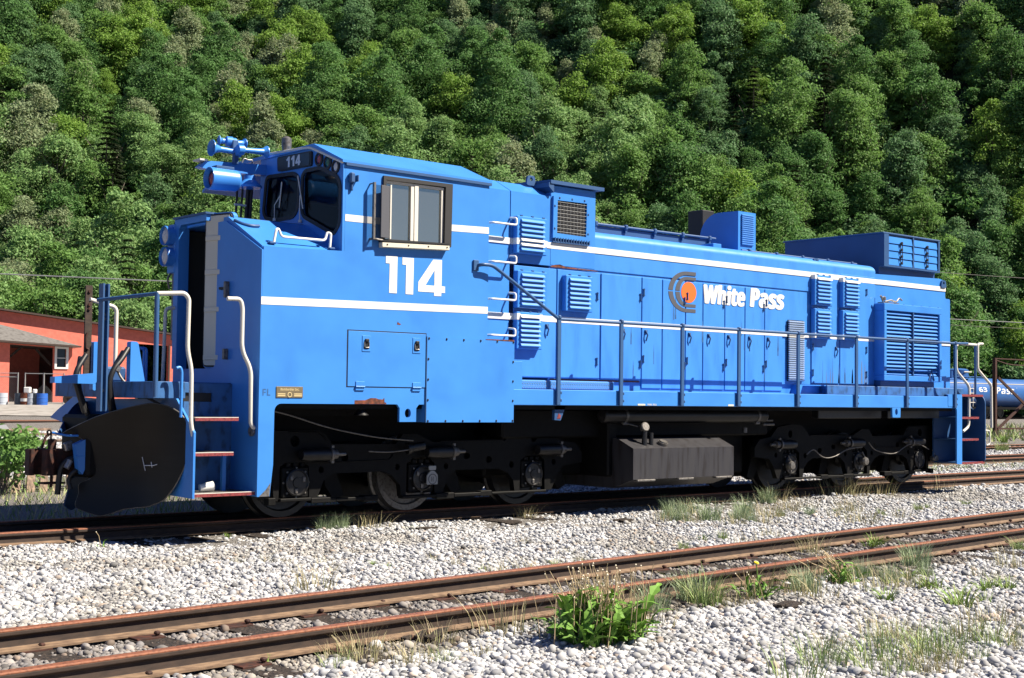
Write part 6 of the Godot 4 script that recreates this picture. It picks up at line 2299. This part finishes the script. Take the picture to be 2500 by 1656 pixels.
	for g in 3:
		var buf := PackedFloat32Array()
		for i in 420:
			var uu := 95.0 + 66.0 * r.randf()
			var ww := r.randf_range(-1.0, 1.0) * (0.40 * uu + 6.0)
			var y := hill_y(uu, ww)
			if y < 0.1:
				continue
			var p := yard(uu, ww, y - 0.2)
			var bs := Basis(Vector3.UP, r.randf() * TAU).scaled(V(1.1, 1.0, 1.1) * r.randf_range(0.7, 1.5))
			buf.append_array(PackedFloat32Array([bs.x.x, bs.y.x, bs.z.x, p.x, bs.x.y, bs.y.y, bs.z.y, p.y, bs.x.z, bs.y.z, bs.z.z, p.z]))
		var mm := MultiMesh.new()
		mm.transform_format = MultiMesh.TRANSFORM_3D
		mm.mesh = low
		mm.instance_count = buf.size() / 12
		mm.buffer = buf
		var mi := MultiMeshInstance3D.new()
		mi.name = "undergrowth"
		mi.multimesh = mm
		mi.material_override = mats[[0, 2, 4][g]]
		mi.set_meta("kind", "stuff")
		root.add_child(mi, true)
	print("trees ", seen.size(), " rest ", rest.size())

# shapes given as (across, up, minus distance) are set into the yard
var pivot := Vector3.ZERO
var swing := 0.0

func Y(b: B) -> B:
	var bs := Basis(RT, Vector3.UP, -FW)
	if swing != 0.0:
		var q := Basis(Vector3.UP, swing)
		for i in b.v.size():
			b.v[i] = q * (b.v[i] - pivot) + pivot
		for i in b.n.size():
			b.n[i] = q * b.n[i]
	for i in b.v.size():
		b.v[i] = bs * b.v[i] + V(EYE.x, 0, EYE.z)
	for i in b.n.size():
		b.n[i] = bs * b.n[i]
	return b

func build_background():
	var b: B
	# red building with a shallow gable, seen from its end
	swing = 0.6
	pivot = V(-26.0, 0, -84.0)
	var t := thing("red_building", yard(84, -26, 0.5), "large red building with a dark shallow roof edge at the left", "building")
	b = B.new()
	b.prism(poly([-44.0, 0.3, -44.0, 7.2, -16.0, 4.28, -16.0, 0.3, -21.2, 0.3, -21.2, 4.13, -23.17, 4.19, -23.17, 0.3]), 2, -84.3, -84.0)
	part(t, "wall", Y(b), M.red_wall)
	b = B.new()
	b.prism(poly([-44.3, 7.25, -15.7, 4.26, -15.7, 4.36, -44.3, 7.36]), 2, -110.0, -83.6)
	part(t, "roof", Y(b), M.dark_trim)
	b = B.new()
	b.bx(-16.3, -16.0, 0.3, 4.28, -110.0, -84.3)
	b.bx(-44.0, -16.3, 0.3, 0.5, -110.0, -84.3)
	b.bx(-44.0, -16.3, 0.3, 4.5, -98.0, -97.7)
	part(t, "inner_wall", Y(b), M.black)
	b = B.new()
	b.bx(-23.27, -23.17, 0.4, 4.2, -84.05, -83.95)
	b.bx(-21.2, -21.1, 0.4, 4.15, -84.05, -83.95)
	part(t, "door_frame", Y(b), M.dark_trim)
	# shed with a grey hipped roof in front of it
	pivot = V(-27.0, 0, -76.0)
	t = thing("shed", yard(76, -27, 0.5), "red shed with a grey sloping roof, open doorway and white window", "shed")
	b = B.new()
	b.prism(poly([-32.0, 0.4, -32.0, 3.95, -24.75, 3.72, -24.75, 0.4, -25.78, 0.4, -25.8, 3.6, -28.2, 3.72, -28.2, 0.4]), 2, -76.2, -76.0, [poly([-25.62, 2.5, -25.1, 2.5, -25.1, 3.54, -25.62, 3.56])])
	part(t, "wall", Y(b), M.red_wall)
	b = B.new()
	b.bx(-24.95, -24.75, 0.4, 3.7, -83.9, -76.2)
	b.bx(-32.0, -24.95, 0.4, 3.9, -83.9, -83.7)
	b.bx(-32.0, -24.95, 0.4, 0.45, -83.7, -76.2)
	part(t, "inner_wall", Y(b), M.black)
	b = B.new()
	b.quad(V(-33.5, 4.12, -75.4), V(-24.45, 3.72, -75.4), V(-28.9, 5.25, -80.0), V(-33.5, 5.6, -80.0), V(0, 1, 0.4))
	b.tri(V(-24.45, 3.72, -75.4), V(-24.45, 3.72, -83.8), V(-28.9, 5.25, -80.0), V(1, 1, 0))
	b.quad(V(-33.5, 5.6, -80.0), V(-28.9, 5.25, -80.0), V(-24.45, 3.72, -83.8), V(-33.5, 4.0, -83.8), V(0, 1, -0.4))
	b.quad(V(-33.5, 4.0, -75.4), V(-24.45, 3.62, -75.4), V(-24.45, 3.62, -83.8), V(-33.5, 3.9, -83.8), V(0, -1, 0))
	part(t, "roof", Y(b), M.gray_roof)
	b = B.new()
	b.bar(V(-33.5, 4.06, -75.39), V(-24.42, 3.68, -75.39), 0.1, 0.06)
	part(t, "fascia", Y(b), M.dark_trim)
	b = B.new()
	b.prism(poly([-25.74, 2.4, -24.97, 2.4, -24.97, 3.67, -25.74, 3.69]), 2, -76.02, -75.94, [poly([-25.62, 2.5, -25.1, 2.5, -25.1, 3.54, -25.62, 3.56])])
	var wn := part(t, "window_frame", Y(b), M.white)
	b = B.new()
	b.bx(-25.64, -25.08, 2.48, 3.58, -76.12, -76.1)
	part(wn, "pane", Y(b), M.dark_glass)
	b = B.new()
	b.bx(-25.62, -25.1, 3.0, 3.04, -76.08, -76.02)
	part(wn, "glazing_bar", Y(b), M.white)
	for q in [[-28.15, 3.0, -27.5, 3.6], [-25.85, 2.6, -26.7, 3.5]]:
		b = B.new()
		b.bar(V(q[0], q[1], -76.3), V(q[2], q[3], -76.3), 0.12, 0.1)
		part(t, "brace", Y(b), M.tie)
	swing = 0.0
	# chain link fence: three panels of galvanised pipe and wire
	for f in [[-31.0, -26.1, 71.5, "leftmost wire fence panel in front of the shed"], [-25.97, -24.98, 72.2, "middle wire fence panel, before the shed doorway"], [-24.96, -23.9, 72.2, "right wire fence panel beside the white window"]]:
		t = thing("fence_panel", yard(f[2], (f[0] + f[1]) * 0.5, 0.4), f[3], "fence", "wire fence panels before the shed")
		b = B.new()
		b.tube([V(f[0], 0.38, -f[2]), V(f[0], 2.1, -f[2])], 0.035, 6)
		b.tube([V(f[1], 0.38, -f[2]), V(f[1], 2.1, -f[2])], 0.035, 6)
		part(t, "post", Y(b), M.galvanized)
		b = B.new()
		for y in [2.06, 1.86 if f[0] < -30.0 else 0.5]:
			b.tube([V(f[0], y, -f[2]), V(f[1], y, -f[2])], 0.025, 6)
		part(t, "rail", Y(b), M.galvanized)
		b = B.new()
		var x: float = f[0]
		while x < f[1]:
			for s in [1.0, -1.0]:
				var x1: float = x + s * 1.5
				var y1 := 2.0
				if x1 > f[1]:
					y1 = 0.5 + (f[1] - x)
					x1 = f[1]
				elif x1 < f[0]:
					y1 = 0.5 + (x - f[0])
					x1 = f[0]
				b.bar(V(x, 0.5, -f[2]), V(x1, y1, -f[2]), 0.007, 0.007)
			x += 0.1
		var ms := part(t, "wire_mesh", Y(b), M.galvanized)
		ms.set_meta("kind", "stuff")
	# drums and boxes on the pavement
	for d in [[-25.62, 0.30, "drum_pale", "pale drum at the left edge of the picture"], [-24.72, 0.24, "drum_dark", "dark blue drum left of the rusty one"], [-24.4, 0.29, "rust", "rusty drum with a white band"], [-24.1, 0.27, "drum_pale", "pale blue drum behind the bright blue one"], [-23.86, 0.25, "drum_dark", "dark drum left of the bright blue one"], [-23.6, 0.29, "drum_blue", "bright blue drum, rightmost of the row"]]:
		var g := 0.36
		t = thing("oil_drum", yard(68.0, d[0], g), d[3], "drum", "drums in front of the shed")
		b = B.new()
		var R: float = d[1]
		b.lathe(V(d[0], g, -68.0), Vector3.UP, [Vector2(0, 0), Vector2(0, R), Vector2(0.2, R), Vector2(0.215, R + 0.015), Vector2(0.23, R), Vector2(0.43, R), Vector2(0.445, R + 0.015), Vector2(0.46, R), Vector2(0.66, R), Vector2(0.66, R * 0.95), Vector2(0.64, 0)], 20)
		part(t, "drum_body", Y(b), M[d[2]])
		b = B.new()
		b.lathe(V(d[0], g + 0.25, -68.0), Vector3.UP, [Vector2(0, R + 0.004), Vector2(0.15, R + 0.004)], 20)
		part(t, "drum_band", Y(b), M.white if d[2] == "rust" else M[d[2]])
	for q in [[-24.32, 1.03, 0.3, 0.3, "white bottle box standing on the rusty drum"], [-23.95, 1.03, 0.14, 0.2, "small pale can standing on the drums"]]:
		b = B.new()
		b.bx(q[0] - q[2] * 0.5, q[0] + q[2] * 0.5, q[1], q[1] + q[3], -68.15, -67.85, 0.03)
		single("carton", Y(b), M.white, q[4], "box", "", "", yard(68, q[0], q[1]))
	# pallet under them, sawhorse
	t = thing("pallet", yard(68, -24.2, 0.3), "flat wooden pallet under the drums", "pallet")
	for i in 5:
		b = B.new()
		b.bx(-25.0, -23.3, 0.31, 0.345, -68.5 + i * 0.24, -68.35 + i * 0.24)
		part(t, "plank", Y(b), M.old_board)
	# yellow engine behind the plow
	t = thing("yellow_machine", yard(70, -22.8, 0.5), "ochre yellow machine partly hidden behind the plow", "machine")
	b = B.new()
	b.bx(-23.05, -22.2, 0.95, 1.38, -70.6, -70.0, 0.06)
	part(t, "machine_body", Y(b), M.yellow)
	b = B.new()
	b.bx(-22.85, -22.4, 1.38, 1.55, -70.5, -70.1, 0.04)
	part(t, "engine_cover", Y(b), M.dark_trim)
	for x in [-22.9, -22.3]:
		b = B.new()
		b.lathe(V(x, 0.72, -70.0), Vector3.BACK, [Vector2(-0.1, 0), Vector2(-0.1, 0.27), Vector2(0.1, 0.27), Vector2(0.1, 0.1), Vector2(0.05, 0.1), Vector2(0.05, 0.0)], 14)
		part(t, "wheel", Y(b), M.dark_trim)

	# ---- tank car at the right
	t = thing("tank_car", V(82, 0.15, -35.9), "dark blue tank car on the distant track at the right", "railway car")
	var cy := 1.78
	b = B.new()
	b.tube([V(76.0, cy, -35.9), V(92.0, cy, -35.9)], 1.0, 40)
	for s in [[76.0, -1.0], [92.0, 1.0]]:
		b.lathe(V(s[0], cy, -35.9), V(s[1], 0, 0), [Vector2(0.0, 1.0), Vector2(0.2, 0.85), Vector2(0.32, 0.5), Vector2(0.36, 0.0)], 40)
	var tank := part(t, "tank", b, M.tankcar_blue)
	b = B.new()
	b.bx(76.2, 91.8, cy + 0.62, cy + 0.66, -35.12, -35.08)
	part(tank, "running_board_edge", b, M.silver)
	b = B.new()
	b.lathe(V(79.6, cy + 0.9, -35.9), Vector3.UP, [Vector2(0, 0.7), Vector2(0.58, 0.7), Vector2(0.66, 0.55), Vector2(0.70, 0.2), Vector2(0.70, 0.0)], 24)
	part(tank, "dome", b, M.tankcar_blue)
	b = B.new()
	b.tube([V(78.3, cy + 0.9, -35.6), V(78.3, cy + 1.4, -35.6)], 0.12, 8)
	b.tube(bend([V(77.9, cy + 1.05, -35.2), V(81.4, cy + 1.05, -35.2)], 0.1), 0.03, 6)
	part(tank, "vent_pipe", b, M.tankcar_blue)
	b = B.new()
	b.bx(79.2, 80.1, cy + 1.34, cy + 1.40, -35.22, -35.17)
	part(tank, "dome_edge", b, M.silver)
	for s in [0.0, 0.36]:
		b = B.new()
		b.tube([V(79.35 + s, 0.9, -34.86), V(79.45 + s, cy + 0.6, -34.86)], 0.02, 5)
		part(t, "ladder_rail", b, M.silver)
	for i in 4:
		b = B.new()
		b.bx(79.35, 79.95, 1.15 + i * 0.3, 1.19 + i * 0.3, -34.88, -34.84)
		part(t, "ladder_rung", b, M.silver)
	# lettering bent round the tank
	for s in [["63", 80.55, 81.55, 1.86, 2.16, 0.0], ["Pass", 82.65, 84.95, 1.74, 2.2, 0.12], ["/", 85.4, 85.46, 1.72, 2.2, 0.0]]:
		b = letters(s[0], 0.0)
		for i in b.v.size():
			var p := b.v[i]
			var y := lerpf(s[3], s[4], p.y)
			var dz := sqrt(maxf(0.0, 1.0 - (y - cy) * (y - cy)))
			b.v[i] = V(lerpf(s[1], s[2], p.x) + s[5] * p.y, y, -35.9 + dz + 0.012)
			b.n[i] = V(0, y - cy, dz)
		part(tank, "lettering", b, M.print_white)
	b = B.new()
	b.bx(75.6, 92.4, 0.72, 0.88, -36.3, -34.9)
	part(t, "frame", b, M.under)
	for x in [82.2, 84.0, 77.0, 90.5]:
		for z in [-35.4, -36.4]:
			b = B.new()
			b.lathe(V(x, 0.56, z), Vector3.BACK, [Vector2(-0.05, 0), Vector2(-0.05, 0.42), Vector2(0.06, 0.40), Vector2(0.06, 0.3), Vector2(0.03, 0.28), Vector2(0.03, 0.0)], 20)
			part(t, "wheel", b, M.under_shine)
	# rusty braced frame
	t = thing("steel_frame", V(46.7, GY, -14.0), "rusty braced steel frame standing between the tracks at the right", "steel frame")
	for x in [45.64, 49.8]:
		b = B.new()
		b.bx(x - 0.06, x + 0.06, GY + 0.02, 2.82, -14.06, -13.94)
		part(t, "post", b, M.rust_dark)
	for s in [[45.7, 2.05, 49.75, 0.0], [45.7, 0.0, 49.75, 2.05]]:
		b = B.new()
		b.bar(V(s[0], s[1] + 0.05, -13.9 if s[1] > 1.0 else -14.1), V(s[2], s[3] + 0.05, -13.9 if s[1] > 1.0 else -14.1), 0.09, 0.06)
		part(t, "brace", b, M.rust_dark)
	b = B.new()
	b.bx(45.6, 49.9, 2.78, 2.82, -14.03, -13.97)
	part(t, "top_bar", b, M.rust_dark)
	b = B.new()
	b.tube(bend([V(45.7, 2.74, -14.0), V(46.6, 2.6, -14.0), V(47.8, 2.58, -14.0), V(49.7, 2.76, -14.0)], 0.5), 0.02, 5)
	part(t, "sagging_wire", b, M.rust_dark)
	b = B.new()
	b.bx(45.8, 49.7, 0.2, 0.26, -14.02, -13.96)
	part(t, "bottom_bar", b, M.rust_dark)
	# overhead wires
	for s in [[-60.0, 8.0, -2.0, 5.75, 60.0, 0.028, "thick pale cable crossing in front of the trees at the left", "galvanized"], [10.0, 7.55, 40.0, 6.2, 60.0, 0.012, "thin upper wire at the right edge", "worn_steel"], [12.0, 5.22, 40.0, 4.6, 60.0, 0.016, "bright lower wire at the right edge", "galvanized"], [12.0, 4.95, 40.0, 4.35, 60.0, 0.01, "thin faint wire below the bright one at the right edge", "worn_steel"]]:
		b = B.new()
		var pts := []
		for i in 9:
			var q := i / 8.0
			pts.append(V(lerpf(s[0], s[2], q), lerpf(s[1], s[3], q) - 0.25 * sin(q * PI), -s[4]))
		b.tube(pts, s[5], 5)
		single("overhead_wire", Y(b), M[s[7]], s[6], "wire")
	# heap of weathered boards, each plank its own
	var r := RandomNumberGenerator.new()
	r.seed = 33
	t = thing("plank_heap", V(6.5, GY, -4.2), "heap of weathered grey planks and broken pallet boards behind the coupler", "plank heap")
	for i in 9:
		b = B.new()
		var x := 5.75 + i * 0.16
		b.box(V(x, 0.05 + r.randf() * 0.02, -4.1), V(0.10, 0.5, 0.025), 0.004, Basis(Vector3.BACK, -0.25 + r.randfn() * 0.06) * Basis(Vector3.RIGHT, -0.5))
		part(t, "plank", b, M.old_board)
	for i in 7:
		b = B.new()
		b.box(V(6.2 + r.randfn() * 0.25, 0.3 + i * 0.045, -4.5 - 0.05 * i), V(1.5, 0.03, 0.14), 0.004, Basis(Vector3.UP, r.randfn() * 0.2) * Basis(Vector3.BACK, r.randfn() * 0.08))
		part(t, "plank", b, M.old_board)
	b = B.new()
	b.box(V(5.75, 0.66, -4.9), V(1.2, 0.02, 0.35), 0.004, Basis(Vector3.BACK, -0.06) * Basis(Vector3.RIGHT, 0.35))
	t.position = V(7.15, GY, -5.8)
	t.scale = Vector3.ONE * 1.1
	single("metal_sheet", b, M.galvanized, "pale metal sheet lying on the plank heap", "metal sheet", "", "", V(5.85, 0.7, -4.9)).position = V(6.4, 0.72, -6.6)
	# bush at the left edge
	t = thing("bush", V(5.75, GY, -3.4), "green leafy bush at the left edge behind the plow", "bush")
	b = B.new()
	b.colored = true
	for i in 16:
		leaves_into(b, V(5.62 + r.randfn() * 0.24, 0.12 + r.randf() * 0.36, -3.4 + r.randfn() * 0.25), 0.2, 70, 0.075, r, Color(1, 1, 1))
	part(t, "foliage", b, M.leaf_mid)
	b = B.new()
	for i in 8:
		b.tube([V(5.65, GY, -3.4), V(5.65 + r.randfn() * 0.25, 0.35, -3.4 + r.randfn() * 0.25)], 0.008, 5)
	part(t, "stem", b, M.bark)
	t.position = V(6.45, GY, -5.25)
	t.scale = Vector3.ONE * 1.2
	# crumpled white cup on the lowest front step
	b = B.new()
	b.lathe(V(5.78, 0.365, 1.1), V(1, 0.12, 0.1), [Vector2(-0.07, 0.0), Vector2(-0.07, 0.032), Vector2(0.05, 0.042), Vector2(0.055, 0.045), Vector2(0.05, 0.038), Vector2(-0.05, 0.0)], 12)
	single("paper_cup", b, M.white, "white paper cup lying on the lowest front step", "cup", "", "", V(5.78, 0.33, 1.1))

func _ready():
	rng.seed = 7
	var cam := Camera3D.new()
	cam.name = "camera"
	add_child(cam)
	cam.transform = Transform3D(Basis(Vector3(0.757135, 0.012988, 0.653129), Vector3(-0.037317, 0.999030, 0.023392), -Vector3(0.652192, 0.042084, -0.756885)), EYE)
	cam.fov = rad_to_deg(2.0 * atan(828.0 / 3300.0))
	cam.near = 0.1
	cam.far = 900.0
	cam.current = true
	var sky := ProceduralSkyMaterial.new()
	sky.sky_top_color = Color(0.16, 0.32, 0.62)
	sky.sky_horizon_color = Color(0.55, 0.68, 0.82)
	sky.sky_curve = 0.16
	sky.ground_bottom_color = Color(0.2, 0.2, 0.19)
	sky.ground_horizon_color = Color(0.45, 0.47, 0.48)
	sky.sky_cover = noise_tex(0.006, [[0.0, Color(0.5, 0.52, 0.55, 0.0)], [0.5, Color(0.6, 0.6, 0.62, 0.0)], [0.66, Color(0.62, 0.62, 0.62, 0.55)], [1.0, Color(0.75, 0.75, 0.75, 0.95)]], 61, 1024, 5)
	sky.sky_cover_modulate = Color(1, 1, 1, 0.8)
	sky.sun_angle_max = 2.0
	var env := Environment.new()
	env.background_mode = Environment.BG_SKY
	env.sky = Sky.new()
	env.sky.sky_material = sky
	env.background_energy_multiplier = 0.38
	env.ambient_light_source = Environment.AMBIENT_SOURCE_SKY
	env.tonemap_mode = Environment.TONE_MAPPER_LINEAR
	env.tonemap_exposure = 2.6
	env.sdfgi_enabled = true
	env.ssao_enabled = true
	env.ssil_enabled = true
	var we := WorldEnvironment.new()
	we.name = "environment"
	we.environment = env
	add_child(we)
	var sun := DirectionalLight3D.new()
	sun.name = "sun"
	add_child(sun)
	sun.look_at_from_position(Vector3.ZERO, Vector3(-0.68, -1.2, -0.80))
	sun.light_color = Color(1.0, 0.955, 0.88)
	sun.light_energy = 1.6
	sun.light_angular_distance = 0.5
	sun.shadow_enabled = true

	make_materials()
	build_ground()
	build_tracks()
	build_forest()
	build_background()
	build_locomotive()
	build_gravel()
	build_weeds()
